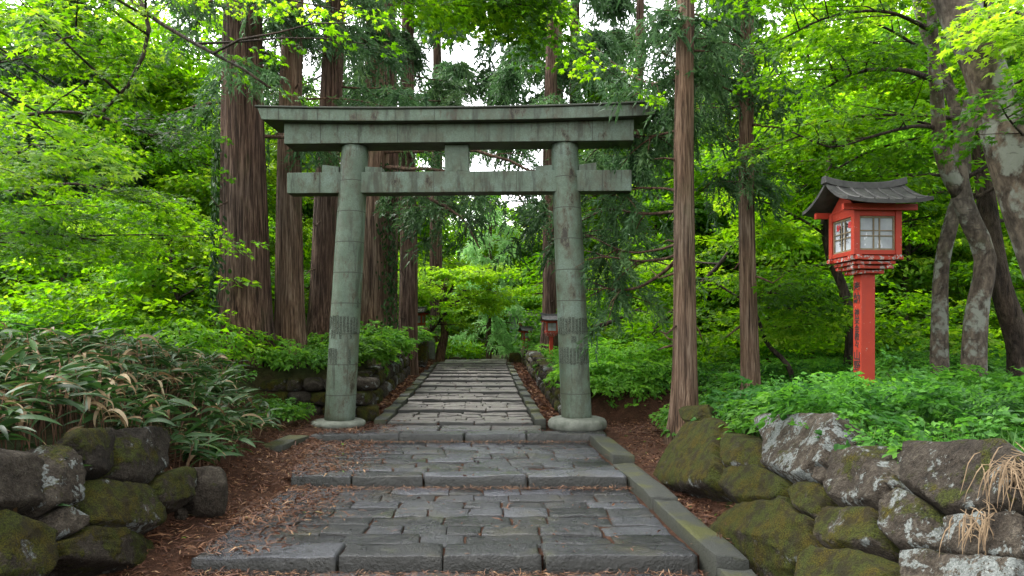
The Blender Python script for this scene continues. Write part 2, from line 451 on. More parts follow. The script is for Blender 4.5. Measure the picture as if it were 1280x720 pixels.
def row(mb, y0, y1, xl, xr, z, wmin, wmax, seed, thick=.10, gap=.011, rough=.010, drop=0, tl=.5):
    "one course of stones from xl(y) to xr(y)"
    r = rs(seed); xs = [0.]
    L = xr((y0 + y1) / 2) - xl((y0 + y1) / 2)
    while xs[-1] < L: xs.append(xs[-1] + r.uniform(wmin, wmax))
    xs = np.array(xs) * L / xs[-1]
    for k in range(len(xs) - 1):
        a, b = xs[k] / L, xs[k + 1] / L
        g = gap * r.uniform(.5, 1.3); j = lambda: r.uniform(-.009, .009)
        f = lambda t, y: xl(y) + (xr(y) - xl(y)) * t
        c = [(f(a, y0) + g + j(), y0 + g * .8 + j() * .7), (f(b, y0) - g + j(), y0 + g * .8 + j() * .7),
             (f(b, y1) - g + j(), y1 - g * .8 + j() * .7), (f(a, y1) + g + j(), y1 - g * .8 + j() * .7)]
        stone(mb, c, z - drop * r.rand() + r.uniform(-.006, .006), thick, seed * 100 + k, rough, np.clip(tl + r.normal(0, .32), 0, 1))

lxl = lambda y: np.interp(y, [2, 6.75, 9.1], [-2.16, -2.22, -2.62])
lxr = lambda y: np.interp(y, [2, 4.6, 9.0], [1.40, 1.28, .99])
treads = [(2.4, 4.62, .0, 8), (4.62, 6.75, .10, 8), (6.75, 9.01, .20, 8)]
pave = MB(); sd = 1
for k, (a, b, z, n) in enumerate(treads):
    fr = .29
    if k > 0:
        sm_ = MB(); row(sm_, a, a + fr, lxl, lxr, z + .010, .65, 1.15, 900 + k, .16, .008, .016, 0, .45)
        tag(sm_.build('path_step', M['granite'], sm=True), kind='structure')
    ys = np.linspace(a + (fr if k > 0 else 0), b - .01, n)
    for q in range(n - 1):
        row(pave, ys[q], ys[q + 1], lxl, lxr, z + .0, .28, .62, sd + 10, .10, .0045, .014, .012); sd += 1
bed = MB()
for k, (a, b, z, n) in enumerate(treads): box(bed, -2.3, 1.42, a + (.12 if k else 0), b - .004 + (.02 if k < 2 else 0), z - .2, z - .024, 0.)
for k in range(12):
    b = STEP_Y[k + 1] if k < 11 else 24.0
    xa, xb = float(uxl(b)) if False else np.interp(b, [9.9, 20.5], [-1.85, -2.26]), np.interp(b, [9.9, 20.5], [.35, -.15])
    box(bed, xa, xb, STEP_Y[k] + .1, b - .006, STEP_Z[k] - .2, STEP_Z[k] - .035, 0.)
tag(bed.build('path_bed', M['ground']), kind='structure')
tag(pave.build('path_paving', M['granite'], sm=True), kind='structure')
sill = MB()
row(sill, 9.01, 9.42, lambda y: -2.66, lambda y: 1.28, .30, 1.1, 1.7, 950, .16, .008, .012, 0, .5)
row(sill, 9.42, 9.95, lambda y: -2.0, lambda y: .42, .30, .9, 1.5, 951, .16, .008, .012, 0, .5)
tag(sill.build('path_landing', M['granite'], sm=True), kind='structure')
uxl = lambda y: np.interp(y, [9.9, 20.5], [-1.83, -2.24])
uxr = lambda y: np.interp(y, [9.9, 20.5], [.33, -.17])
up = MB()
for k in range(12):
    a = STEP_Y[k]; b = STEP_Y[k + 1] if k < 11 else 24.0; z = STEP_Z[k]
    st = MB(); row(st, a, a + .22, uxl, uxr, z, .8, 1.5, 1000 + k, .12, .007, .010, 0, .6)
    tag(st.build('path_step', M['granite'], sm=True), kind='structure')
    n = max(2, int((b - a - .22) / .19) + 1); ys = np.linspace(a + .22, b, n)
    for q in range(n - 1):
        row(up, ys[q], ys[q + 1], uxl, uxr, z - .004, .28, .5, 1100 + k * 20 + q, .08, .009, .010, .004, .6)
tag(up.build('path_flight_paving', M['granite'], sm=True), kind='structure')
# kerbs
kb = MB(); ky = [2.2, 3.25, 4.40, 5.95, 7.55, 9.0]
for k in range(5):
    a, b = ky[k] + .012, ky[k + 1] - .012; w = [.2, .21, .22, .23, .25][k]
    z = float(zpath((a + b) / 2)) + [.13, .14, .12, .10, .12][k]
    stone(kb, [(lxr(a) + .03, a), (lxr(a) + .03 + w, a), (lxr(b) + .03 + w, b), (lxr(b) + .03, b)], z, .2, 70 + k, .02, .5, .012)
stone(kb, [(-2.95, 8.0), (-2.70, 8.0), (-2.66, 8.98), (-2.92, 8.98)], .31, .15, 90, .02)
tag(kb.build('path_kerb', M['kerb'], sm=True), kind='structure')
kb = MB()
for s, fx in ((0, uxl), (1, uxr)):
    yy = np.linspace(9.97, 21, 12)
    for k in range(11):
        a, b = yy[k] + .006, yy[k + 1] - .006
        za, zb = np.interp([a, b], STEP_Y, STEP_Z)
        x0, x1 = (lambda y: fx(y) - .19, lambda y: fx(y) - .012) if s == 0 else (lambda y: fx(y) + .012, lambda y: fx(y) + .17)
        stone(kb, [(x0(a), a), (x1(a), a), (x1(b), b), (x0(b), b)], (za + zb) / 2 + .02, .16, 300 + s * 20 + k, .015)
tag(kb.build('flight_kerb', M['kerb'], sm=True), kind='structure')

# ------------------------------------------------------------------ rocks
def ico(sub):
    bm = bmesh.new(); bmesh.ops.create_icosphere(bm, subdivisions=sub, radius=1)
    bm.verts.ensure_lookup_table()
    V = np.array([v.co[:] for v in bm.verts]); Fc = np.array([[v.index for v in f.verts] for f in bm.faces]); bm.free()
    return V, Fc
ICO5, ICO4, ICO3 = ico(5), ico(4), ico(3)
def rock_verts(seed, base=ICO4, k=4.5, cuts=9, rough=.085):
    r = rs(seed); V = base[0].copy()
    V = V / (np.sum(np.abs(V) ** k, 1) ** (1 / k))[:, None]
    for c in range(cuts):
        n = unit(r.normal(size=3)); d = r.uniform(.84, 1.06)
        s = V @ n; over = np.maximum(s - d, 0); V = V - over[:, None] * n * .92
    q = base[0] * 1.4 + seed * 7.3
    V = V * (1 + .09 * fbm(q, seed, 2)[:, None]) + base[0] * (rough * fbm(q * 3.1, seed + 5, 4))[:, None]
    V = V + base[0] * (.026 * fbm(base[0] * 11 + seed, seed + 7, 3) + .016 * vnoise(base[0] * 34 + seed, seed + 8))[:, None]
    return V, base[1]

NRM = {}
def wall_rock(name, P, quad, parent, seed, mat, depth=.28, base=ICO4, k=8, proud=0., others=()):
    "quad: the stone's box (x0,y0,x1,y1) on the battered wall face, given through P"
    x0, y0, x1, y1 = quad; xm, ym = (x0 + x1) / 2, (y0 + y1) / 2
    N = NRM[P]
    V, Fc = rock_verts(seed, base, k, 6, .07)
    # where a neighbour's face is nearer, the stone falls back: fitted joints
    A_ = xm + V[:, 0] * (x1 - x0) / 1.72; B_ = ym - V[:, 1] * (y1 - y0) / 1.72
    wob = .16 * vnoise(np.stack([A_ * .06, B_ * .06, A_ * 0], -1), 5)
    dd = lambda q: (np.abs((A_ - (q[0] + q[2]) / 2) / (q[2] - q[0]) * 2) ** 4 + np.abs((B_ - (q[1] + q[3]) / 2) / (q[3] - q[1]) * 2) ** 4) ** .25
    own = dd(quad); nb_ = np.min([dd(q) for q in others if q != quad], 0) if len(others) > 1 else own + 9
    fall = smooth(-.16, .12, own - nb_ + wob * .4) * .24
    W = P(xm + V[:, 0] * (x1 - x0) / 1.72, ym - V[:, 1] * (y1 - y0) / 1.72) + N * (V[:, 2:] * depth * .85 - depth * .70 + proud - fall[:, None])
    mb = MB(); mb.add(W, Fc)
    return mb.build(name, mat, parent, sm=True)

def RW(px, py):
    u, v = (px - CX) / F, (py - HY) / F
    Y = 2.56 / (u + .7 * v); return np.stack([u * Y, Y, EYE - v * Y], -1)
def LW(px, py):
    u, v = (px - CX) / F, (py - HY) / F
    Y = 3.07 / (-u + .4 * v); return np.stack([u * Y, Y, EYE - v * Y], -1)

NRM[RW] = unit(np.array([-1, 0, .7])); NRM[LW] = unit(np.array([1, 0, .4]))
rw = empty('stone_retaining_wall', (1.75, 5, .2), 0, 'dry stone wall of big mossy boulders below the red lantern bank', 'stone wall')
def kid(o, p):
    o.parent = p; o.matrix_parent_inverse = Matrix.Translation(-Vector(p.location)) if p.rotation_euler.z == 0 else p.matrix_world.inverted()
    return o
R_ROCKS = [((820, 528, 906, 604), 'rock_moss', .42), ((853, 505, 884, 530), 'rock_moss', .18), ((903, 539, 957, 587), 'rock_moss', .26), ((950, 524, 1050, 604), 'rock', .27),
    ((1033, 546, 1128, 652), 'rock', .27), ((1126, 561, 1292, 648), 'rock', .28), ((904, 581, 990, 636), 'rock_moss', .22), ((984, 598, 1034, 650), 'rock_moss', .2),
    ((1018, 622, 1128, 695), 'rock_moss', .24), ((1082, 608, 1184, 690), 'rock', .24), ((1174, 643, 1300, 714), 'rock', .24), ((893, 612, 1024, 705), 'rock_moss', .24),
    ((1120, 686, 1300, 760), 'rock', .26), ((985, 680, 1130, 770), 'rock_moss', .26), ((1018, 582, 1040, 606), 'rock_bare', .12), ((1285, 590, 1420, 700), 'rock', .28), ((1290, 690, 1450, 800), 'rock_moss', .28)]
for k, (q, m, d) in enumerate(R_ROCKS):
    kid(wall_rock('boulder', RW, q, None, 11 + k, M[m], d, ICO5, 8, .02, [x[0] for x in R_ROCKS]), rw)
def packing(P, xs, ys, parent, seed, N):
    "mossy earth packed between the stones, a little behind their faces"
    A, B = np.meshgrid(xs, ys); W = P(A, B); n, m = A.shape
    W = W + N * (-.20 + .07 * fbm(W * 5, seed, 4)[..., None])
    i = np.arange(n - 1)[:, None] * m + np.arange(m - 1)[None, :]
    mb = MB(); mb.add(W.reshape(-1, 3), np.stack([i, i + 1, i + m + 1, i + m], -1).reshape(-1, 4))
    kid(mb.build('earth_packing', M['rock_moss'], None, sm=True), parent)
packing(lambda a, b: RW(a, (523 + (a - 850) * .12) * (1 - b) + (590 + (a - 850) * .85) * b + 12), np.linspace(845, 1400, 130), np.linspace(0, 1, 60), rw, 3, NRM[RW])
lw = empty('stone_retaining_wall', (-2.7, 4.8, .3), 0, 'low mossy boulder wall with pale lichen beneath the bamboo grass', 'stone wall')
L_ROCKS = [((48, 560, 102, 645), 'rock', .2), ((93, 540, 152, 596), 'rock', .2), ((138, 540, 210, 612), 'rock', .24), ((95, 588, 196, 668), 'rock_moss', .24),
    ((188, 588, 238, 630), 'rock_moss', .2), ((-30, 632, 68, 720), 'rock_moss', .26), ((60, 626, 108, 680), 'rock', .2), ((62, 655, 196, 700), 'rock_moss', .24),
    ((-60, 560, 55, 640), 'rock_bare', .2), ((-130, 640, -25, 760), 'rock_moss', .24)]
for k, (q, m, d) in enumerate(L_ROCKS):
    kid(wall_rock('boulder', LW, q, None, 41 + k, M[m], d, ICO5, 8, .02, [x[0] for x in L_ROCKS]), lw)
packing(lambda a, b: LW(a, 556 * (1 - b) + (690 - (a - 60) * .42) * b), np.linspace(232, -120, 90), np.linspace(0, 1, 40), lw, 4, NRM[LW])
def boulder(label, px, py, Y, sx, sy, sz, seed, mat, rz=0., name='boulder', sink=.25):
    p = at(px, py, Y); V, Fc = rock_verts(seed, ICO4, 4)
    c, s = math.cos(rz), math.sin(rz); V = V * np.array([sx, sy, sz]); V = V @ np.array([[c, s, 0], [-s, c, 0], [0, 0, 1]])
    mb = MB(); mb.add(V, Fc); z0 = float(ground(p[0], p[1]))
    return tag(mb.build(name, mat, sm=True, loc=(p[0], p[1], z0 + sz * (1 - sink))), label, 'stone')
boulder('squarish bare grey boulder standing alone at the end of the mossy wall', 254, 585, 5.7, .18, .16, .22, 77, M['rock_bare'], .3)
boulder('small pale stone wedged beside the lone grey boulder', 227, 586, 5.55, .045, .045, .05, 78, M['rock_bare'])
boulder('flat moss-topped stone half buried in the brown leaf litter', 298, 622, 5.1, .10, .05, .05, 79, M['rock_moss'], .6)

# walls along the upper flight
def dry_wall(label, xf, ya, yb, hf, seed, face, sz=.24, mats=('rock', 'rock_moss', 'rock_bare')):
    r = rs(seed); e = empty('stone_side_wall', (float(xf((ya + yb) / 2)), (ya + yb) / 2, float(zpath((ya + yb) / 2))), 0, label, 'stone wall')
    z = 0.; n = 0
    while z < .75:
        h = r.uniform(.75, 1.15) * sz; y = ya + r.uniform(0, .15)
        while y < yb:
            w = r.uniform(.9, 1.9) * sz; H = hf(y)
            if z < H:
                hh = min(h, max(.1, H - z)); V, Fc = rock_verts(seed + n, ICO3, 5, 6, .06)
                zz = float(zpath(y + w / 2)) + z + hh / 2
                c = np.array([xf(y + w / 2) + face * -.10 + z * .15 * -face, y + w / 2, zz])
                m = MB(); m.add(c + V * np.array([.17 + .03 * r.rand(), w / 2 * 1.03, hh / 2 * 1.05]), Fc)
                if n < 99: kid(m.build('boulder', M[mats[r.choice(len(mats), p=(.45, .35, .2))]], None, sm=True), e)
                n += 1
            y += w
        z += h
    return e
dry_wall('rough low stone wall under shrubs along the left kerb of the far steps', lambda y: np.interp(y, [10, 20.5], [-2.36, -2.72]), 10.35, 20.3, lambda y: np.interp(y, [10, 12, 20], [.66, .6, .58]), 500, 1, .27)
dry_wall('rough low stone wall under shrubs along the right kerb of the far steps', lambda y: np.interp(y, [10, 20.5], [.84, .40]), 10.3, 20.3, lambda y: np.interp(y, [10, 20], [.44, .40]), 700, -1, .25)
# dark wall behind the left column, facing the camera
e = empty('stone_end_wall', (-2.9, 10.45, .4), 0, 'dark stacked stone wall end behind the left gate column', 'stone wall')
r = rs(5); n = 0
for zz, h in ((.30, .24), (.54, .22), (.76, .2)):
    x = -4.1
    while x < -2.35:
        w = r.uniform(.22, .42); V, Fc = rock_verts(800 + n, ICO3, 5, 6, .06); m = MB()
        m.add(np.array([x + w / 2, 10.45, zz + h / 2]) + V * np.array([w / 2 * 1.04, .18, h / 2 * 1.04]), Fc)
        kid(m.build('boulder', M['rock_moss' if r.rand() < .5 else 'rock_bare'], None, sm=True), e); x += w; n += 1

# ------------------------------------------------------------------ torii gate
def torii():
    root = empty('torii_gate', (-.78, 9.75, .30), math.radians(-2.0), 'weathered green bronze torii gate straddling the stone path', 'torii gate')
    cx = -.78
    def bar(name, xs, zb, zt, y0, y1, mat, par=root, cut=0., lip=None):
        "beam along x; zb, zt are functions of x; cut slants the ends inwards at the bottom"
        m = MB(); xs = np.asarray(xs, float); n = len(xs)
        t = (xs - xs[0]) / (xs[-1] - xs[0]) * 2 - 1
        xb = xs - np.sign(t) * cut * (np.abs(t) > .999)
        V = np.stack([np.stack([xb, np.full(n, y0), zb(xs)], 1), np.stack([xb, np.full(n, y1), zb(xs)], 1),
                      np.stack([xs, np.full(n, y1), zt(xs)], 1), np.stack([xs, np.full(n, y0), zt(xs)], 1)], 1).reshape(-1, 3)
        f = []
        for i in range(n - 1):
            for j in range(4): f.append((i * 4 + j, (i + 1) * 4 + j, (i + 1) * 4 + (j + 1) % 4, i * 4 + (j + 1) % 4))
        f.append((0, 1, 2, 3)[::1]); f.append(tuple((n - 1) * 4 + j for j in (3, 2, 1, 0)))
        m.add(V, [np.array(f)]); o = m.build(name, mat, par); return bevel(o, .008)
    L = lambda x: x - cx
    curve = lambda x: .045 * (np.abs(x) / 2.8) ** 2.4
    z0 = -.30
    K = np.linspace(-2.76, 2.80, 41)
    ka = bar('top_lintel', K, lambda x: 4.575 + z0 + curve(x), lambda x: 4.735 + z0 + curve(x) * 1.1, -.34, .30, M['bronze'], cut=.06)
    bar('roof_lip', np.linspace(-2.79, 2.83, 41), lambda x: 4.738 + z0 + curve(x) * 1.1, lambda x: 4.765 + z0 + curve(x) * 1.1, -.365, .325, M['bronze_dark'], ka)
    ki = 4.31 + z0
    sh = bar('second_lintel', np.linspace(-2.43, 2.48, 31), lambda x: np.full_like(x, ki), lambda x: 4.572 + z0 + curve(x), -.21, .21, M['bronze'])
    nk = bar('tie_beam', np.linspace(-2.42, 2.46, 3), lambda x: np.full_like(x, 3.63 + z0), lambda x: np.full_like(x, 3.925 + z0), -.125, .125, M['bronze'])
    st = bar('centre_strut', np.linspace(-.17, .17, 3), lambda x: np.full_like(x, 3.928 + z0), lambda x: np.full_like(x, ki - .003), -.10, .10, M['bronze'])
    # sheet seams
    def seams(par, xs, zb, zt, y):
        for x in xs:
            m = MB(); box(m, x - .004, x + .004, y - .004, y + .01, zb(x), zt(x)); m.build('sheet_seam', M['bronze_dark'], par)
    seams(ka, np.arange(-2.46, 2.6, .545), lambda x: 4.578 + z0 + curve(x), lambda x: 4.733 + z0 + curve(x) * 1.1, -.34)
    seams(sh, np.arange(-1.91, 2.4, .545), lambda x: ki + .002, lambda x: 4.570 + z0 + curve(x), -.21)
    seams(nk, [-1.95, -.9, -.32, .25, .85, 2.05], lambda x: 3.632 + z0, lambda x: 3.923 + z0, -.125)
    # columns lean inwards
    for s, (xb, xt, zb) in enumerate(((-1.70, -1.475, .06), (1.70, 1.525, .09))):
        zt = ki + .001; col = empty('column', (0, 0, 0)); col.parent = root
        zz = np.linspace(zb, zt, 40); t = (zz - zb) / (zt - zb)
        X = xb + (xt - xb) * t; R = .215 - .025 * t + .004 * np.sin(t * 3)
        m = MB(); tube(m, np.stack([X, 0 * X, zz], 1), R, 48)
        shaft = m.build('shaft', M['bronze'], col, sm=True)
        for h in np.arange(zb + .40, zt - .1, .435):
            m = MB()
            tt = (h - zb) / (zt - zb); rr = .215 - .025 * tt + .004 * math.sin(tt * 3)
            c = xb + (xt - xb) * tt
            tube(m, [(c, 0, h - .006), (c, 0, h), (c, 0, h + .006)], [rr + .0005, rr + .0028, rr + .0005], 48, cap=False)
            m.build('ring_seam', M['bronze_dark'], shaft, sm=True)
        # engraved name plates low on the shaft
        r = rs(60 + s)
        rows = [(1.03, .25, range(-5, 6)), (1.30, .0, ()), (1.45, .25, range(-5, 6))] if s else [(1.02, .26, (-4, -3, -2, -1, 3)), (1.33, .12, (-3, -2, 0, 3)), (1.47, .26, range(-5, 6)), (1.78, .14, (5,))]
        for zc, hh, cols in rows:
            for q in cols:
                if hh == 0: continue
                a = -PI / 2 + q * .23; zc2 = zc - .02 + .02 * r.rand(); h2 = hh * r.uniform(.85, 1)
                tt = (zc - zb) / (zt - zb); c = xb + (xt - xb) * tt; rr = .215 - .025 * tt + .0075
                A = np.linspace(a - .082, a + .082, 4); Zs = np.linspace(zc2 - h2 / 2, zc2 + h2 / 2, 2)
                V = [(c + (rr + dd) * math.cos(x), (rr + dd) * math.sin(x), z) for dd in (0, -.012) for z in Zs for x in A]
                f = []
                for i in range(3): f.append((i, i + 1, i + 5, i + 4))
                f += [(0, 8, 9, 1), (1, 9, 10, 2), (2, 10, 11, 3), (4, 5, 13, 12), (5, 6, 14, 13), (6, 7, 15, 14), (0, 4, 12, 8), (3, 11, 15, 7)]
                m = MB(); m.add(V, [np.array(f)]); m.build('engraved_plate', M['glyph'], shaft)
        if s:
            zc, hh, rr = 1.255, .09, .2145
            c = xb + (xt - xb) * .3
            A = np.linspace(-PI / 2 - .16, -PI / 2 + .16, 4)
            V = [(c + rr * math.cos(x), rr * math.sin(x), z) for z in (zc - .045, zc + .045) for x in A]
            m = MB(); m.add(V, [np.array([(i, i + 1, i + 5, i + 4) for i in range(3)])]); m.build('engraved_plate', M['glyph'], shaft)
        # wedges over the tie beam, either side of the shaft
        tt = (3.93 + z0 - zb) / (zt - zb); c = xb + (xt - xb) * tt
        for sg in (-1, 1):
            m = MB(); x0, x1 = c + sg * .185, c + sg * .43; zz0 = 3.927 + z0
            V = [(x, y, z) for x, zt2 in ((x0, .085), (x1, .115 if sg * (1 if s else -1) > 0 else .07)) for y in (-.09, .09) for z in (zz0, zz0 + zt2)]
            m.add(V, [[(0, 1, 3, 2), (4, 6, 7, 5), (0, 4, 5, 1), (2, 3, 7, 6), (0, 2, 6, 4), (1, 5, 7, 3)]])
            bevel(m.build('wedge', M['bronze'], col), .005)
        # round cushion stone
        m = MB(); prof = [(.0, .40), (.03, .415), (.07, .42), (.11, .41), (.14, .385), (.158, .33), (.165, .20)] if s else [(.0, .36), (.03, .385), (.06, .39), (.085, .38), (.105, .34), (.112, .22)]
        tube(m, [(xb - (.02 if s == 0 else -.01), .0, zb - (.10 if s else .07) + p[0]) for p in prof], [p[1] for p in prof], 40)
        m.build('base_stone', M['base_stone'], col, sm=True)
torii()

# ------------------------------------------------------------------ red lanterns
def text_mesh(body, size, mat, parent, mtx, bold=0.0, name='lettering'):
    c = bpy.data.curves.new('lettering', 'FONT'); c.body = body; c.size = size; c.align_x = 'CENTER'; c.align_y = 'CENTER'
    c.space_line = .92; c.offset = bold; c.extrude = .0015
    o = bpy.data.objects.new('lettering', c); COL.objects.link(o)
    bpy.context.view_layer.update()
    me = bpy.data.meshes.new_from_object(o.evaluated_get(bpy.context.evaluated_depsgraph_get()))
    bpy.data.objects.remove(o); bpy.data.curves.remove(c)
    me.materials.clear(); me.materials.append(mat)
    t = bpy.data.objects.new(name, me); COL.objects.link(t); t.parent = parent; t.matrix_local = mtx
    return t

def lantern(label, loc, rz, post_h=1.42, detail=True, group=None):
    root = empty('lantern_post', loc, rz, label, 'lantern', group)
    w = .073                                                        # half post
    m = MB(); box(m, -w, w, -w, w, -.25, post_h)
    post = bevel(m.build('post', M['red'], root), .006)
    zb = post_h
    # stepped bracket cap
    m = MB()
    for k, (h, z0, z1) in enumerate(((.125, zb - .01, zb + .03), (.165, zb + .033, zb + .072), (.197, zb + .075, zb + .112), (.225, zb + .115, zb + .165))):
        for a in range(4):                                         # four rails make each frame
            c, s = [(1, 0), (0, 1), (-1, 0), (0, -1)][a]
            ov = .045 if k in (1, 3) else .012
            if c: box(m, min(c * (h - .05), c * h), max(c * (h - .05), c * h), -h - ov, h + ov, z0 + .002 * k, z1)
            else: box(m, -h - ov, h + ov, min(s * (h - .05), s * h), max(s * (h - .05), s * h), z0 + .005, z1 - .004)
        box(m, -h + .052, h - .052, -h + .052, h - .052, z0 + .01, z1 - .008)
    bevel(m.build('bracket', M['red_chip'], root), .004)
    z0 = zb + .168; H = .46; b = .212
    body = empty('lamp_box', (0, 0, 0)); body.parent = root
    m = MB()
    for sx in (-1, 1):
        for sy in (-1, 1): box(m, sx * b - .03, sx * b + .03, sy * b - .03, sy * b + .03, z0, z0 + H)
    for sy in (-1, 1):
        box(m, -b + .031, b - .031, sy * b - .022, sy * b + .022, z0 + .001, z0 + .045); box(m, -b + .031, b - .031, sy * b - .022, sy * b + .022, z0 + H - .08, z0 + H - .002)
        box(m, sy * b - .022, sy * b + .022, -b + .031, b - .031, z0 + .001, z0 + .045); box(m, sy * b - .022, sy * b + .022, -b + .031, b - .031, z0 + H - .08, z0 + H - .002)
    bevel(m.build('frame', M['red'], body), .004)
    for a in range(4):
        R = Matrix.Rotation(a * PI / 2, 4, 'Z')
        wn = empty('window', (0, 0, 0)); wn.parent = body; wn.matrix_local = R
        x0, x1, za, zc = -b + .032, b - .032, z0 + .047, z0 + H - .082
        m = MB(); box(m, x0, x1, -b + .004, -b + .012, za, zc); m.build('paper_pane', M['paper'], wn)
        m = MB(); d0, d1 = -b - .010, -b + .003
        for x in (x0 + .008, x1 - .008): box(m, x - .008, x + .008, d0, d1, za, zc)
        for z in (za + .008, zc - .008): box(m, x0 + .017, x1 - .017, d0 + .001, d1, z - .008, z + .008)
        for x in (-.030, .030): box(m, x - .006, x + .006, d0 + .002, d1, za + .017, zc - .017)
        hm = (za + zc) / 2
        for z in (hm - .026, hm + .026): box(m, x0 + .017, x1 - .017, d0 + .006, d1 - .001, z - .005, z + .005)
        m.build('lattice', M['lattice'], wn)
        if detail and a == 3:                                       # the side that faces the path
            face = lambda x, z: Matrix.Translation((x, -b + .0015, z)) @ Matrix.Rotation(PI / 2, 4, 'X')
            text_mesh('納', .078, M['red_ink'], wn, face(-.10, zc - .075), .001)
            text_mesh('奉', .078, M['red_ink'], wn, face(.115, zc - .075), .001)
            text_mesh('西\n神\n美', .074, M['ink'], wn, face(-.045, hm), .0025)
            text_mesh('中\n山\n主', .074, M['ink'], wn, face(.047, hm + .02), .0025)
        if detail and a == 0:
            r = rs(3); bp = simple('bright_paper', (.45, .47, .5), (.58, .6, .63))
            for cx_ in (-.12, -.10, -.09, .02, .035, .05, .04):
                for q in range(1):
                    m = MB()
                    x = cx_ + r.uniform(-.03, .03); z = za + .02 + r.uniform(0, .11); hh = r.uniform(.02, .06)
                    m.add([(x - .008, -b + .002, z), (x + .009, -b + .002, z + .005), (x + .004, -b + .002, z + hh), (x - .004, -b + .002, z + hh * .9)], [[(0, 1, 2, 3)]])
                    m.build('torn_patch', bp, wn)
    if detail:
        pf = lambda z: Matrix.Translation((-w - .0012, .0, z)) @ Matrix.Rotation(-PI / 2, 4, 'Z') @ Matrix.Rotation(PI / 2, 4, 'X')
        text_mesh('奉\n納', .118, M['ink'], post, pf(post_h - .20), .002)
        text_mesh('神\n栄\n会\n教\n々', .088, M['ink'], post, pf(post_h - .56), .0012)
        text_mesh('山\n野\n本', .118, M['ink'], post, pf(post_h - .94), .0015)
    # gabled roof with a swept ridge; ridge runs along x
    zt = z0 + H; roof = empty('roof', (0, 0, 0)); roof.parent = root
    Lx, Dy = .405, .45
    m = MB(); nx, ny = 13, 15; us = np.linspace(-1, 1, nx); vs = np.linspace(-1, 1, ny)
    Us, Vs = np.meshgrid(us, vs)
    def zr(u, v): return zt + .27 - .30 * (np.abs(v) ** .85) + .07 * np.abs(v) ** 3 + .035 * np.abs(u) ** 3
    T = []
    for dz in (0, -.035):
        T.append(np.stack([Us * Lx * (1 + .04 * np.abs(Vs)), Vs * Dy, zr(Us, Vs) + dz], -1).reshape(-1, 3))
    V = np.vstack(T); i = np.arange(ny - 1)[:, None] * nx + np.arange(nx - 1)[None, :]
    q = np.stack([i, i + 1, i + nx + 1, i + nx], -1).reshape(-1, 4); N = nx * ny
    rim = list(range(nx)) + [r_ * nx + nx - 1 for r_ in range(1, ny)] + [(ny - 1) * nx + c for c in range(nx - 2, -1, -1)] + [r_ * nx for r_ in range(ny - 2, 0, -1)]
    side = np.array([(a, b2, b2 + N, a + N) for a, b2 in zip(rim, rim[1:] + rim[:1])])[:, ::-1]
    m.add(V, [q, q[:, ::-1] + N, side]); m.build('roof_sheet', M['roof_slate'], roof)
    m = MB()
    xs = np.linspace(-Lx - .02, Lx + .02, 15); u = xs / Lx
    rid = zt + .25 + .055 * np.abs(u) ** 2.4
    P = []
    for x, z in zip(xs, rid): P.append([(x, -.055, z - .03), (x, .055, z - .03), (x, .04, z + .045), (x, -.04, z + .045)])
    f = []
    for k in range(14):
        for j in range(4): f.append((k * 4 + j, k * 4 + (j + 1) % 4, k * 4 + 4 + (j + 1) % 4, k * 4 + 4 + j))
    f += [(0, 3, 2, 1), tuple(56 + j for j in range(4))]
    m.add(np.array(P).reshape(-1, 3), [np.array(f)]); bevel(m.build('ridge', M['roof_slate'], roof), .008)
    m = MB()
    for x in (-.31, -.17, -.03, .11, .24, .36):                     # battens down both slopes
        for sg in (-1, 1):
            vv = np.linspace(.12, .97, 8) * sg
            tube(m, np.stack([np.full(8, x) + .02 * np.abs(vv), vv * Dy, zr(x / Lx, vv) + .005], 1), .011, 6)
    m.build('batten', M['roof_slate'], roof)
    m = MB()                                                        # gable boards and the beam ends below the roof
    for sx in (-1, 1):
        x = sx * (b + .012)
        m.add([(x, -b - .03, zt - .002), (x, b + .03, zt - .002), (x, 0, zt + .20), (x - sx * .02, -b - .03, zt - .002), (x - sx * .02, b + .03, zt - .002), (x - sx * .02, 0, zt + .20)],
              [[(0, 1, 2), (3, 5, 4)], [(0, 3, 4, 1), (1, 4, 5, 2), (2, 5, 3, 0)]])
    for sy in (-1, 1): box(m, -.37, .37, sy * .27 - .022, sy * .27 + .022, zt - .03, zt + .03)
    box(m, -.235, .235, -.25, .25, zt - .001, zt + .012)
    m.build('gable', M['red'], body)
    return root

gz = float(ground(3.57, 6.92))
lantern('tall red lantern post with white paper windows and black lettering on the right bank', (3.57, 6.92, gz), math.radians(3), 2.38 - gz - .15)
def far_lantern(label, px, py_roof, Y, s, rz, hgt):
    p = at(px, py_roof, Y)
    o = copy_tree(FL); o.location = (p[0], p[1], p[2] - hgt * s); o.scale = (s, s, s); o.rotation_euler.z = rz; o['label'] = label
    return o
FL = lantern('small red lantern on a red post half hidden by the right gate column', (0, 0, 0), 0, 1.42, False, 'red lanterns beside the far steps')
p = at(689, 400, 18); FL.location = (p[0], p[1], p[2] - 1.34); FL.scale = (.64, .64, .64); FL.rotation_euler.z = .1
far_lantern('red lantern with shiny dark roof, the lower of two beside the stump', 658, 410, 23.5, .58, .3, 2.25)
far_lantern('red lantern whose dark roof shows just above another lantern roof', 655, 401, 27.5, .62, .2, 2.25)
far_lantern('tiny red lantern between the grey hut and the dark roofed lanterns', 669, 426, 30, .48, -.2, 2.2)
far_lantern('red lantern peeking out from behind a cedar trunk left of the steps', 523, 385, 21.5, .72, -.2, 2.3)

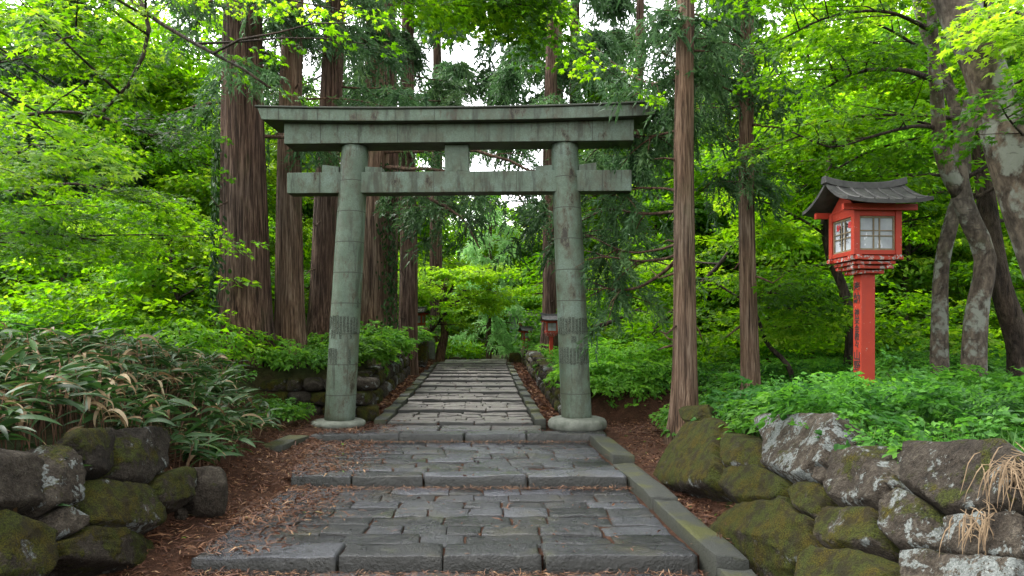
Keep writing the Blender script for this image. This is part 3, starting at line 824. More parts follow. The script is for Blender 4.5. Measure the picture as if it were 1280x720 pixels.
# ------------------------------------------------------------------ foliage tools
RHOMB = (np.array([(0, 0, 0), (.45, .30, .05), (1, 0, -.08), (.45, -.30, .05)]), [np.array([(0, 3, 2, 1)])])
def maple_leaf():
    tips = [(0, 1.0), (48, .86), (100, .60), (-48, .86), (-100, .60)]
    o = []
    for a in (-100, -48, 0, 48, 100):
        rr = dict(tips)[a]; o.append((a, rr))
    ring = []
    for k, (a, rr) in enumerate(o):
        ring.append((a, rr))
        if k < 4: ring.append(((a + o[k + 1][0]) / 2, .40))
    ring = [(-150, .14)] + ring + [(150, .14)]
    P = [(.25, 0, .03)] + [(.25 + .75 * rr * math.cos(math.radians(a)), .75 * rr * math.sin(math.radians(a)), -.10 * rr) for a, rr in ring]
    n = len(ring); f = [(0, 1 + k, 1 + (k + 1) % n) for k in range(n)]
    return np.array(P), [np.array(f)]
MAPLE = maple_leaf()
OVAL = (np.array([(0, 0, 0), (.25, .2, .03), (.65, .22, .03), (1, 0, -.1), (.65, -.22, .03), (.25, -.2, .03)]), [np.array([(0, 5, 4, 3), (0, 3, 2, 1)])])

def orient(pos, d, nrm, size, tmpl):
    "many copies of a template: x along d, z near nrm"
    d = unit(d); s = unit(np.cross(nrm, d)); n = np.cross(d, s)
    Vt, Ft = tmpl; k = len(Vt); m = len(pos)
    size = np.broadcast_to(size, (m,))
    V = pos[:, None, :] + size[:, None, None] * (Vt[None, :, 0:1] * d[:, None] + Vt[None, :, 1:2] * s[:, None] + Vt[None, :, 2:3] * n[:, None])
    off = (np.arange(m) * k)[:, None, None]
    return V.reshape(-1, 3), [(f[None] + off).reshape(-1, f.shape[1]) for f in Ft], k

def spray_template(seed, nleaf=26, leaf=.15, tmpl=RHOMB, width=.42, droop=.25, jitter=.35):
    "a flat fan of leaves along a twig of length 1; returns verts, faces, tint, twig points"
    r = rs(seed)
    t = np.sqrt(r.uniform(.02, 1, nleaf)); y = r.uniform(-1, 1, nleaf) * width * np.sin(np.clip(t, .12, 1) * PI * .80 + .25)
    z = r.normal(0, .035, nleaf) - droop * (t ** 2) * .5 - .25 * y * y
    P = np.stack([t, y, z], 1)
    d = np.stack([.6 + r.normal(0, .35, nleaf), np.sign(y) * .5 + r.normal(0, .5, nleaf), r.normal(-.25, .25, nleaf)], 1)
    nr = np.stack([r.normal(0, jitter, nleaf), r.normal(0, jitter, nleaf), np.ones(nleaf)], 1)
    V, Fs, k = orient(P, d, nr, leaf * r.uniform(.7, 1.25, nleaf), tmpl)
    return V, Fs, np.repeat(r.normal(0, .13, nleaf), k)

def place_sprays(mb, temps, pos, d, scale, tint, seed, roll=.25, mi=0):
    r = rs(seed); pos = np.asarray(pos, float); d = unit(np.asarray(d, float)); m = len(pos)
    if m == 0: return
    up_ = np.stack([r.normal(0, roll, m), r.normal(0, roll, m), np.ones(m)], 1)
    sd_ = unit(np.cross(up_, d)); n = np.cross(d, sd_)
    which = r.randint(len(temps), size=m); scale = np.broadcast_to(scale, (m,)); tint = np.broadcast_to(tint, (m,))
    for k, (V, Fs, tt) in enumerate(temps):
        s = which == k; c = int(s.sum())
        if not c: continue
        W = pos[s][:, None] + scale[s][:, None, None] * (V[None, :, 0:1] * d[s][:, None] + V[None, :, 1:2] * sd_[s][:, None] + V[None, :, 2:3] * n[s][:, None])
        off = (np.arange(c) * len(V))[:, None, None]
        mb.add(W.reshape(-1, 3), [(f[None] + off).reshape(-1, f.shape[1]) for f in Fs], np.clip(tint[s][:, None] + tt[None], 0, 1).ravel(), mi)

T_MAPLE = [spray_template(k, 30, .15, MAPLE, .45) for k in range(5)]
T_LEAF = [spray_template(20 + k, 34, .16, RHOMB, .48) for k in range(6)]
T_FAR = [spray_template(40 + k, 22, .21, RHOMB, .55, .3, .45) for k in range(5)]
T_HERB = [spray_template(60 + k, 22, .24, OVAL, .42, .5, .3) for k in range(5)]

def needle_template(seed, cords=5, per=16, blade=.22, w=.030):
    r = rs(seed); V, T = [], []
    for c in range(cords):
        a = np.array([r.uniform(.3, 1), r.uniform(-.55, .55), r.uniform(-.35, .12)]); a = unit(a) * r.uniform(.7, 1.1)
        for q in range(per):
            t = (q + r.rand()) / per; p = a * t + np.array([0, 0, -.32 * t * t])
            ax = unit(a + np.array([0, 0, -.64 * t]) + r.normal(0, .55, 3)); s = unit(np.cross(ax, r.normal(size=3))) * w
            L = blade * r.uniform(.6, 1.2)
            V += [p - s, p + ax * L, p + s]; T += [r.normal(0, .12)] * 3
    V = np.array(V); return V, [np.arange(len(V)).reshape(-1, 3)], np.array(T)
T_CEDAR = [needle_template(k) for k in range(6)]
T_CEDFAR = [needle_template(20 + k, 4, 9, .34, .055) for k in range(4)]

# ------------------------------------------------------------------ trees
def trunk_flute(seed, amp=.06, flare=.7, base=0, fl_h=.55):
    def f(pts, th):
        ang = th[None, :]; z = pts[:, 2:3]
        q = np.stack([np.cos(ang) * 2.6 + 0 * z, np.sin(ang) * 2.6 + 0 * z, z * .14 + 0 * ang], -1)
        q2 = np.stack([np.cos(ang) * 9 + 0 * z, np.sin(ang) * 9 + 0 * z, z * .5 + 0 * ang], -1)
        fl = np.exp(-np.maximum(z - base, 0) / fl_h)
        lob = vnoise(np.stack([np.cos(ang) * 1.7 + 0 * z, np.sin(ang) * 1.7 + 0 * z, z * .1 + 0 * ang], -1), seed + 3)
        return 1 + amp * vnoise(q, seed) + amp * .6 * vnoise(q2, seed + 1) + fl * flare * (.55 + .7 * lob)
    return f

def bow(r, p, az, elev, L, droop, n=7, wob=.10):
    "a limb: starts along az/elev, bends by droop over its length"
    pts = [np.array(p, float)]; e = elev; a = az
    for k in range(n):
        d = np.array([math.cos(a) * math.cos(e), math.sin(a) * math.cos(e), math.sin(e)])
        pts.append(pts[-1] + d * L / n); e -= droop / n + r.normal(0, wob * .5); a += r.normal(0, wob)
    return np.array(pts)

def cedar(label, base, top_x, r0, h, seed, bh=4.0, bl=2.6, nb=30, clump=.55, bark='cedar_bark', amp=.06, flare=.6, temps=None, tuft=8, dens=1., sides=40, group=None, limbs=(), az_keep=None, name='cedar_tree'):
    r = rs(seed); x, y, z = base
    root = empty(name, (x, y, z), 0, label, 'tree', group)
    n = 44; zz = np.concatenate([np.linspace(-.3, 1.2, 14), np.linspace(1.35, h, n - 14)]); t = np.clip(zz / h, 0, 1)
    lean = (top_x - x) / h
    P = np.stack([lean * zz + .03 * np.sin(zz * .7 + seed), .02 * np.sin(zz * .5 + seed * 2), zz], 1)
    R = r0 * (1 - .55 * t)
    m = MB(); tube(m, P, R, sides, flute=trunk_flute(seed, amp, flare))
    wood = m; SP, SD, SS, ST = [], [], [], []
    for k in range(9):                                              # dead branch stubs low on the trunk
        hz = r.uniform(1.2, 5.5); az = r.uniform(0, 6.28); rr = r0 * (1 - .55 * hz / h) * .9; c = np.array([math.cos(az), math.sin(az), 0]); L = r.uniform(.06, .4)
        p0 = np.array([lean * hz, 0, hz]) + c * rr * .8
        tube(m, [p0, p0 + c * (rr * .2 + .03), p0 + c * (rr * .2 + L * .6) + np.array([0, 0, r.uniform(-.1, .05)]), p0 + c * (rr * .2 + L) + np.array([0, 0, r.uniform(-.2, .1)])], [.022, .016, .011, .006], 6, mi=1)
    def clothe(pts, rad, start=.35, dn=1.):
        tube(wood, pts, np.linspace(rad, rad * .25, len(pts)), 6, mi=1)
        L = np.sum(np.linalg.norm(np.diff(pts, axis=0), axis=1))
        q = resample(pts, 24); tg = unit(np.gradient(q, axis=0)); tn = r.uniform(.25, .7)
        for k in range(int(tuft * dn * L)):
            i = int(r.uniform(start, 1) * 23); az = r.uniform(-1.5, 1.5)
            d = tg[i] * .6 + np.array([math.cos(az * 2), math.sin(az * 2), -.35 + r.normal(0, .25)]) * .8
            SP.append(q[i] + r.normal(0, .05, 3)); SD.append(d); SS.append(clump * r.uniform(.7, 1.3)); ST.append(tn + r.normal(0, .1))
    for k in range(nb):
        hz = bh + (h - bh) * (k + r.rand()) / nb; az = k * 2.4 + r.uniform(-.5, .5) if az_keep is None else r.uniform(*az_keep)
        L = bl * r.uniform(.6, 1.15) * (1 - .55 * (hz - bh) / max(h - bh, .1))
        p0 = np.array([lean * hz, 0, hz]); pts = bow(r, p0, az, r.uniform(-.15, .25), L, r.uniform(-.1, .5))
        clothe(pts, max(.018, r0 * .09), .25, dens)
        for q in range(3):
            i = r.randint(2, 6); sub = bow(r, pts[i], az + r.choice([-1, 1]) * r.uniform(.5, 1.1), r.uniform(-.5, .1), L * .45, r.uniform(.2, .7), 4)
            clothe(sub, .012, .1, dens)
    for pl, rad, cl in limbs:                                       # limbs the photo shows one by one
        q = resample(np.asarray(pl) - np.array([x, y, z]), 16)
        q = q + np.stack([.03 * vnoise(q * 2.1, seed + 1), .03 * vnoise(q * 2.1, seed + 2), .03 * vnoise(q * 2.1, seed + 3)], 1)
        tube(wood, q, np.linspace(rad, rad * .3, 16), 8, mi=1)
        if cl > 0:
            for k in range(9):
                i = r.randint(4, 15); sub = bow(r, q[i], r.uniform(0, 2 * PI), r.uniform(-.7, .2), r.uniform(.5, 1.1), r.uniform(.1, .8), 4); clothe(sub, .012, .1, cl)
    m.build('trunk', [M[bark], M['cedar_branch']], root, sm=True)
    if SP:
        fo = MB(); place_sprays(fo, temps or T_CEDAR, SP, SD, np.array(SS), np.clip(np.array(ST), 0, 1), seed + 9, .5)
        fo.build('crown', M['cedar_leaf'], root)
    return root

def leafy(label, base, seed, trunks=(), h=7., r0=.12, limbs=14, bh=1.5, bl=2.6, leaf='maple', temps=None, sp=.6, bark='branch_bark', per=9, shown=(), lean=(0, 0), tint=.5, group=None, name='maple_tree', sides=14, cat='tree', flat=.18, elev=(.1, .7), subs=5):
    "a broadleaf tree: trunks, limbs, twigs and flat layered sprays of leaves"
    r = rs(seed); base = np.array(base, float); root = empty(name, tuple(base), 0, label, cat, group)
    SP, SD, SS, ST = [], [], [], []; tr = MB(); wood = tr
    temps = temps or T_LEAF
    def twig(pts, rad, start, n, tn):
        tube(wood, pts, np.linspace(rad, rad * .3, len(pts)), 5, mi=1)
        q = resample(pts, 20); tg = unit(np.gradient(q, axis=0))
        for k in range(n):
            i = int((start + (1 - start) * (k + r.rand()) / n) * 19); a = r.choice([-1, 1]) * r.uniform(.2, 1.1)
            d = tg[i].copy(); c, s = math.cos(a), math.sin(a)
            d = np.array([d[0] * c - d[1] * s, d[0] * s + d[1] * c, d[2] * .4 + r.normal(-.05, flat)])
            SP.append(q[i] + np.array([0, 0, r.normal(0, .04)])); SD.append(d); SS.append(sp * r.uniform(.7, 1.25)); ST.append(tn + r.normal(0, .12))
        SP.append(q[-1]); SD.append(tg[-1] * np.array([1, 1, .4])); SS.append(sp); ST.append(tn)
    def limb(pts, rad, nsub=subs, dn=1.):
        tube(wood, pts, np.linspace(rad, rad * .3, len(pts)), 7, mi=1)
        q = resample(pts, 20); tg = unit(np.gradient(q, axis=0)); L = np.sum(np.linalg.norm(np.diff(q, axis=0), axis=1))
        tn = tint + r.normal(0, .19)
        for k in range(nsub):
            i = int((.25 + .75 * (k + r.rand()) / nsub) * 19); az = math.atan2(tg[i][1], tg[i][0]) + r.choice([-1, 1]) * r.uniform(.35, 1.2)
            sub = bow(r, q[i], az, r.uniform(-.15, .35), L * r.uniform(.25, .5), r.uniform(0, .5), 4)
            twig(sub, max(.006, rad * .35), .15, max(2, int(per * .6 * dn)), tn)
        twig(q[10:], rad * .5, .2, int(per * dn), tn)
    if trunks:
        for pl, ra, rb in trunks:
            q = resample(np.asarray(pl, float) - base, 30)
            q = q + np.stack([.02 * vnoise(q * 1.3, seed), .02 * vnoise(q * 1.3, seed + 4), 0 * q[:, 0]], 1)
            tube(tr, q, np.linspace(ra, rb, 30) * (1 + .05 * vnoise(q * 2.5, seed + 8)), 24, flute=trunk_flute(seed, .04, .35, q[0][2]))
        main = resample(np.asarray(trunks[0][0], float) - base, 30)
    else:
        zz = np.linspace(-.2, h, 16); k = r.rand() * 6
        main = np.stack([lean[0] * zz / h + .12 * np.sin(zz * .6 + k) * zz / h * 2, lean[1] * zz / h + .12 * np.cos(zz * .7 + k) * zz / h, zz], 1)
        tube(tr, main, r0 * (1 - .75 * np.clip(zz / h, 0, 1)), sides, flute=trunk_flute(seed, .05, .4))
    for k in range(limbs):
        f = (k + r.rand()) / limbs; zz = bh + (main[-1][2] - bh) * f
        i = int(np.argmin(np.abs(main[:, 2] - zz))); L = bl * r.uniform(.65, 1.2) * (1 - .45 * f)
        limb(bow(r, main[i], k * 2.4 + r.uniform(-.6, .6), r.uniform(*elev), L, r.uniform(.1, .7)), max(.012, r0 * .22))
    for pl, rad, nsub, dn in shown:
        limb(resample(np.asarray(pl, float) - base, 14), rad, nsub, dn)
    tr.build('trunk', [M[bark], M['branch_bark']], root, sm=True)
    fo = MB(); place_sprays(fo, temps, SP, SD, np.array(SS), np.clip(np.array(ST), 0, 1), seed + 9, .22)
    fo.build('crown', M[leaf], root)
    return root

def gbase(px, Y):
    x = (px - CX) / F * Y; return (x, Y, float(ground(x, Y)))
def XY(px, Y): return (px - CX) / F * Y

# --- cedars beside the path
cedar('huge thick cedar trunk with flared roots, the widest left of the gate', gbase(302, 10.9), XY(312, 10.9) + .0, .40, 11, 1, 3.5, 2.0, 16, .5, 'cedar_bark', .07, .75, dens=.6, sides=64)
cedar('pale slimmer cedar trunk standing just right of the huge flared cedar', gbase(361, 11.4), XY(371, 11.4), .235, 11, 2, 4.2, 2.0, 14, .5, 'cedar_bark_pale', .06, .5, dens=.6)
cedar('dark leaning cedar trunk close behind the left gate column', gbase(404, 12.3), XY(428, 12.3), .25, 12, 3, 4.5, 2.4, 16, .5, 'cedar_bark', .06, .7, dens=.8)
cedar('ivy-streaked reddish cedar trunk seen just right of the left gate column', gbase(466, 15.5), XY(474, 15.5), .36, 13, 4, 5.2, 2.8, 8, .55, 'cedar_bark_pale', .06, .35,
      limbs=[([at(478, 235, 15.4), at(540, 250, 14.2), at(580, 275, 13.4), at(600, 310, 13.0)], .05, .6), ([at(480, 210, 15.4), at(560, 215, 13.5), at(640, 235, 13), at(660, 270, 12.8)], .05, .6),
             ([at(480, 190, 15.4), at(600, 190, 13.2), at(680, 230, 12.7), at(700, 300, 12.5)], .05, .7)])
cedar('grey ivy-covered trunk tight against the reddish cedar', gbase(487, 15.9), XY(490, 15.9), .20, 12, 5, 5, 2.2, 10, .55, 'cedar_bark', .06, .3)
cedar('plain brown cedar trunk nearest the far steps on their left', gbase(509, 17.2), XY(511, 17.2), .25, 13, 6, 4.6, 3.0, 10, .65, 'cedar_bark', .06, .4)
cedar('brown cedar trunk rising behind the right gate column and small lantern', gbase(687, 19.5), XY(690, 19.5), .25, 14, 7, 5.2, 3.2, 12, .7, 'cedar_bark', .06, .4)
cedar('straight slim cedar trunk right of the gate beside the boulder wall', gbase(853, 8.6), XY(864, 8.6), .155, 10, 8, 4.2, 1.8, 12, .45, 'cedar_bark_pale', .06, .9, dens=.7, az_keep=(-1.2, 1.6),
      limbs=[([at(852, 322, 8.7), at(800, 358, 9.4), at(760, 360, 10.2), at(728, 345, 10.8)], .028, .35), ([at(852, 318, 8.7), at(800, 325, 9.6), at(750, 318, 10.4), at(725, 312, 11)], .022, .3),
             ([at(852, 305, 8.7), at(790, 315, 9.7), at(745, 300, 10.4), at(720, 290, 11)], .020, .35), ([at(853, 265, 8.7), at(800, 268, 9.6), at(760, 262, 10.3), at(730, 270, 11)], .024, .45),
             ([at(853, 240, 8.7), at(800, 235, 9.6), at(750, 240, 10.6)], .020, .5), ([at(855, 160, 8.7), at(800, 170, 9.8), at(750, 160, 10.8)], .020, .6), ([at(855, 100, 8.7), at(800, 100, 9.8), at(745, 60, 10.8)], .020, .6)])
cedar('second slim cedar trunk right of the gate, thinner and further right', gbase(938, 9.4), XY(931, 9.4), .125, 10, 9, 4.3, 1.8, 14, .45, 'cedar_bark_pale', .05, .4, dens=.7, az_keep=(1.2, 4.6),
      limbs=[([at(930, 190, 9.5), at(900, 215, 9.9), at(872, 245, 10.4)], .018, .5), ([at(930, 60, 9.5), at(900, 85, 9.9), at(870, 90, 10.2)], .015, .5), ([at(930, 130, 9.5), at(905, 140, 10), at(876, 145, 10.4)], .015, .5)])
cedar('tall grey cedar trunk far above the right end of the gate lintel', gbase(699, 24), XY(697, 24), .24, 19, 10, 7.5, 3.8, 13, .8, 'cedar_bark_pale', .05, .3, temps=T_CEDFAR, tuft=5)
cedar('darker twin cedar trunk beside the tall grey trunk above the lintel', gbase(722, 25), XY(716, 25), .26, 19, 11, 7, 4.0, 12, .8, 'cedar_bark', .05, .3, temps=T_CEDFAR, tuft=5)
cedar('large cedar crown filling the gap between the gate and the slim right trunks', gbase(800, 20), XY(800, 20), .2, 12, 12, 4.5, 3.0, 9, .7, 'cedar_bark', .05, .3, temps=T_CEDFAR, tuft=5)
cedar('cedar crown showing against the white sky between the two slim right trunks', gbase(905, 22), XY(905, 22), .2, 12, 13, 5, 2.4, 13, .8, 'cedar_bark', .05, .3, temps=T_CEDFAR, tuft=5)
cedar('dark cedar with long drooping boughs behind the middle of the gate', gbase(545, 27), XY(547, 27), .28, 16, 14, 9.5, 3.6, 11, .85, 'cedar_bark', .05, .3, temps=T_CEDFAR, tuft=5)
cedar('slender dark conifer deep in the leaves at the left', gbase(84, 16), XY(84, 16), .12, 9, 15, 1.8, 1.9, 32, .6, 'cedar_bark', .05, .3, temps=T_CEDFAR, tuft=7)
cedar('dull green conifer between the left maples and the huge cedar', gbase(136, 17), XY(138, 17), .12, 6.5, 16, 1.6, 1.6, 24, .6, 'cedar_bark', .05, .3, temps=T_CEDFAR, tuft=6)
cedar('soft green young conifer closing the view at the top of the steps', gbase(612, 24), XY(612, 24), .10, 5.6, 17, .3, 1.7, 26, .45, 'cedar_bark', .05, .3, temps=T_CEDFAR, tuft=5, name='conifer_tree')
for o in bpy.data.objects:
    if o.parent and o.parent.name == 'conifer_tree' and o.name.startswith('crown'): o.data.materials[0] = M['pine_leaf']

# --- trees that lean in from the sides
A = np.array([-7.0, 8.0, float(ground(-7, 8))])
leafy('broad maple reaching in over the bamboo grass from beyond the left edge', A, 101, [([A + (0, 0, -.2), A + (.1, 0, 2), A + (.3, -.1, 4.2), A + (.7, -.2, 6.2)], .17, .08)], limbs=7, bh=1.2, bl=3.0, leaf='maple', temps=T_MAPLE, sp=.42, per=12, tint=.55, shown=[
    ([A + (.6, -.2, 5.4), at(120, -60, 7.2), at(172, -4, 7), at(186, 40, 6.8), at(166, 98, 6.6), at(128, 140, 6.5)], .045, 7, 1.0),
    ([A + (.5, -.2, 5.0), at(100, -50, 7.4), at(180, 15, 7), at(250, 58, 6.7), at(300, 84, 6.5), at(338, 110, 6.4)], .040, 5, .4),
    ([A + (.2, 0, 3.4), at(-40, 90, 7.2), at(40, 60, 6.8), at(110, 40, 6.5)], .03, 8, 1.2),
    ([A + (.1, 0, 2.6), at(-60, 200, 7), at(20, 190, 6.5), at(110, 200, 6.3)], .03, 8, 1.2),
    ([A + (.1, 0, 2.0), at(-60, 300, 7.4), at(30, 290, 7), at(120, 300, 6.8)], .03, 8, 1.2),
    ([A + (.2, 0, 3.0), at(-20, 150, 8), at(90, 140, 8), at(180, 165, 8.2), at(215, 190, 8.4)], .03, 7, .9),
    ([A + (.1, 0, 2.4), at(0, 240, 8.6), at(100, 230, 8.8), at(200, 260, 9)], .03, 9, 1.1),
    ([A + (.7, -.2, 6.0), at(250, -170, 7), at(340, -100, 6.6), at(430, -62, 6.3), at(510, -40, 6.2), at(575, -22, 6.1)], .035, 11, 1.3),
    ([at(470, -52, 6.25), at(545, -22, 6.1), at(610, -2, 6.0), at(665, 8, 5.95)], .014, 9, 1.3), ([at(420, -65, 6.3), at(470, -15, 5.9), at(530, 10, 5.7)], .012, 7, 1.2)])
B = np.array([XY(1216, 8.2), 8.2, float(ground(XY(1216, 8.2), 8.2))])
leafy('crooked grey-barked beech with a low fork, right of the red lantern', B, 102, [
    ([B + (0, 0, -.2), at(1220, 400, 8.2), at(1232, 325, 8.2), at(1208, 262, 8.2), at(1200, 215, 8.2), at(1206, 170, 8.2), at(1220, 90, 8.2), at(1240, -30, 8.3), at(1250, -160, 8.4)], .135, .065),
    ([at(1202, 240, 8.2), at(1188, 215, 8.15), at(1174, 170, 8.1), at(1168, 100, 8.0), at(1166, 30, 8.0), at(1160, -60, 8.0)], .085, .045)],
    limbs=6, bh=2.6, bl=2.4, leaf='maple', temps=T_MAPLE, sp=.42, per=10, bark='beech_bark', tint=.55, name='beech_tree', shown=[
    ([at(1168, 100, 8), at(1130, 88, 7.6), at(1085, 88, 7.3), at(1060, 95, 7.2), at(1028, 112, 7.1)], .035, 8, 1.1),
    ([at(1172, 160, 8.1), at(1140, 158, 7.9), at(1085, 172, 7.7), at(1040, 184, 7.6), at(990, 165, 7.5)], .025, 7, .65),
    ([at(1168, 40, 8), at(1110, 15, 7.5), at(1040, 20, 7.3), at(975, 50, 7.2)], .025, 8, .7),
    ([at(1165, -20, 8), at(1100, -60, 7.8), at(1030, -40, 7.6), at(985, 0, 7.4)], .025, 7, .6),
    ([at(1210, 130, 8.2), at(1180, 100, 9), at(1120, 60, 9.6), at(1060, 50, 10)], .025, 9, 1.1)])
C = np.array([XY(1176, 8.9), 8.9, float(ground(XY(1176, 8.9), 8.9))])
leafy('slim pale beech trunk curving up just right of the red lantern', C, 103, [
    ([C + (0, 0, -.2), at(1174, 400, 8.9), at(1177, 335, 8.9), at(1192, 270, 8.9), at(1205, 210, 9.0), at(1190, 120, 9.2), at(1150, 20, 9.4), at(1140, -90, 9.5)], .108, .05)],
    limbs=8, bh=2.4, bl=2.6, leaf='maple', sp=.5, per=7, bark='beech_bark', tint=.6, name='beech_tree')
D = np.array([3.55 + 1.9, 6.0, 0]); D[2] = float(ground(D[0], D[1]))
leafy('massive lichen-blotched beech trunk slanting out of the top right corner', D, 104, [
    ([D + (.35, 0, -.3), at(1345, 420, 6), at(1305, 320, 6.0), at(1272, 220, 6.0), at(1238, 110, 6.05), at(1205, 20, 6.1), at(1170, -80, 6.2)], .205, .15)],
    limbs=2, bh=4.5, bl=2.0, leaf='maple', temps=T_MAPLE, sp=.45, per=9, bark='beech_bark', tint=.6, name='beech_tree', shown=[
    ([at(1290, 180, 6), at(1262, 150, 5.6), at(1250, 130, 5.4)], .015, 4, .7), ([at(1250, 10, 6), at(1280, 20, 5.7), at(1310, 60, 5.4)], .02, 6, 1.0)])
E_ = np.array([XY(1282, 9.6), 9.6, float(ground(XY(1282, 9.6), 9.6))])
leafy('dark leaning trunk low at the right edge behind the beeches', E_, 105, [
    ([E_ + (0, 0, -.2), at(1272, 430, 9.6), at(1250, 350, 9.6), at(1236, 270, 9.7), at(1225, 170, 9.8), at(1230, 60, 10)], .17, .08)], limbs=10, bh=2.6, bl=2.6, leaf='maple_deep', sp=.6, per=10, tint=.5, bark='branch_bark')
Fm = np.array(gbase(1060, 11))
leafy('thin dark tree whose bare limbs spread behind the red lantern post', Fm, 106, [
    ([Fm + (0, 0, -.2), at(1063, 420, 11), at(1055, 360, 11), at(1038, 320, 11.1), at(1030, 270, 11.2), at(1040, 180, 11.4)], .10, .04)], limbs=8, bh=2.0, bl=2.6, leaf='maple', sp=.6, per=9, tint=.55,
    shown=[([at(1040, 330, 11), at(1000, 335, 10.6), at(960, 350, 10.4)], .02, 6, .8), ([at(1060, 410, 11), at(1010, 405, 10.6), at(975, 412, 10.4)], .02, 6, .8)])
Gm = np.array(gbase(824, 13))
leafy('dark wavy sapling bending up between the slim cedar and the gate', Gm, 107, [
    ([Gm + (0, 0, -.2), at(830, 462, 13), at(812, 430, 13), at(820, 410, 13), at(850, 380, 13), at(900, 330, 13), at(930, 290, 13)], .07, .03)], limbs=4, bh=1.6, bl=2.0, leaf='lime', sp=.55, per=8, tint=.5,
    shown=[([at(742, 410, 12.6), at(770, 400, 12.6), at(800, 385, 12.6)], .05, 3, .5)])
Hm = np.array(gbase(996, 10.5))
leafy('thin bowed sapling stem between the slim cedar and the lantern', Hm, 108, [
    ([Hm + (0, 0, -.2), at(985, 458, 10.5), at(960, 430, 10.5), at(948, 400, 10.6), at(935, 370, 10.8)], .045, .02)], limbs=4, bh=1.2, bl=1.6, leaf='maple', sp=.5, per=8, tint=.5)
Im = np.array(gbase(548, 21.5))
leafy('small leaning maple with lime leaves beside the top of the steps', Im, 109, [
    ([Im + (0, 0, -.2), at(551, 440, 21.5), at(556, 415, 21.5), at(552, 380, 21.5), at(560, 340, 21.6)], .16, .06),
    ], limbs=12, bh=1.6, bl=1.8, leaf='lime', temps=T_LEAF, sp=.65, per=7, tint=.75, bark='cedar_branch', h=5,
    shown=[([at(532, 420, 21), at(550, 400, 20.8), at(566, 380, 20.6), at(585, 372, 20.4)], .07, 7, 1.), ([at(552, 385, 21), at(575, 345, 20.6), at(600, 340, 20.4)], .05, 7, 1.1)])
Jm = np.array(gbase(229, 12.5))
leafy('young maple sapling with thin forked stems in front of the huge cedar', Jm, 110, [
    ([Jm + (0, 0, -.1), at(230, 400, 12.4), at(222, 370, 12.4), at(214, 330, 12.4), at(210, 270, 12.4)], .035, .015), ([at(226, 385, 12.4), at(214, 360, 12.4), at(206, 345, 12.4)], .02, .01)],
    limbs=12, bh=.9, bl=1.9, leaf='maple', temps=T_LEAF, sp=.55, per=9, tint=.65)

# --- woods on both sides: kinds are built once, then copied
def wood_kind(seed, leaf, h, tint, temps, sp, n, bl, bh):
    return leafy('x', (0, 0, 0), seed, (), h, .13, n, bh, bl, leaf, temps, sp, 'branch_bark', 9, (), (0, 0), tint)
kinds = [wood_kind(201, 'maple', 8.5, .55, T_FAR, .85, 26, 3.4, .8), wood_kind(202, 'lime', 7.5, .5, T_FAR, .85, 24, 3.2, .7),
         wood_kind(203, 'maple_deep', 9.5, .55, T_FAR, .9, 28, 3.4, .9), wood_kind(204, 'maple', 6.0, .65, T_FAR, .75, 22, 2.6, .5)]
SPOTS = [  # (px, Y, kind, scale)
    (150, 16, 0, .8), (20, 18, 2, .8), (225, 19, 1, 1.0), (110, 22, 1, 1.15), (-60, 22, 0, 1.2), (250, 26, 0, 1.2), (180, 30, 1, 1.4), (40, 30, 2, 1.4),
    (335, 22, 3, .95), (392, 24, 1, .9), (330, 32, 1, 1.3), (440, 30, 1, 1.1), (500, 34, 1, 1.2), (285, 15.5, 3, .8),
    (822, 17, 3, .7), (742, 24, 1, .85), (830, 22, 0, .95), (890, 17, 3, .9), (880, 28, 1, 1.15), (960, 17, 1, .75), (1000, 22, 0, 1.15), (1080, 17, 1, 1.05), (1130, 15, 3, .75), (1110, 25, 1, 1.35),
    (1200, 16, 0, .75), (1240, 20, 1, 1.2), (950, 32, 1, 1.4), (1050, 34, 1, 1.6), (1180, 30, 1, 1.5), (1300, 28, 2, 1.5), (640, 36, 1, 1.0), (700, 33, 3, 1.2), (575, 38, 1, 1.1), (800, 34, 2, 1.1)]
WORDS = ['bright green', 'lime green', 'deep green', 'low fresh green']
used = set(); r = rs(77)
for k, (px, Y, kd, s) in enumerate(SPOTS):
    o = kinds[kd] if kd not in used else copy_tree(kinds[kd]); used.add(kd)
    o.location = gbase(px, Y); o.rotation_euler.z = r.uniform(0, 6.28); o.scale = (s, s, s * r.uniform(.92, 1.1))
    side = 'left of the gate' if px < 572 else 'right of the gate'
    o['label'] = '%s leafy tree among the crowded woods %s' % (WORDS[kd], side); o['group'] = '%s trees in the woods %s' % (WORDS[kd], side)

# far woods: one mass
fw = MB(); r = rs(88); n = 15000
ang = r.uniform(-1.25, 1.25, n); rad = r.uniform(38, 70, n); X0 = np.sin(ang) * rad; Y0 = np.cos(ang) * rad
col_h = 3 + 5 * (.5 + .9 * fbm(np.stack([X0 * .12, Y0 * .12, X0 * 0], -1), 4, 3))
Zz = ground(X0, Y0) - .3 + r.rand(n) ** .8 * col_h
place_sprays(fw, T_FAR, np.stack([X0, Y0, Zz], 1), np.stack([r.normal(size=n), r.normal(size=n), r.normal(0, .3, n)], 1), r.uniform(1.3, 2.2, n), np.clip(.55 + .5 * fbm(np.stack([X0 * .2, Y0 * .2, Zz * .3], -1), 6), 0, 1), 89)
tag(fw.build('distant_woods', M['lime']), 'far mass of pale green woods closing the view on all sides', 'woods', kind='stuff')

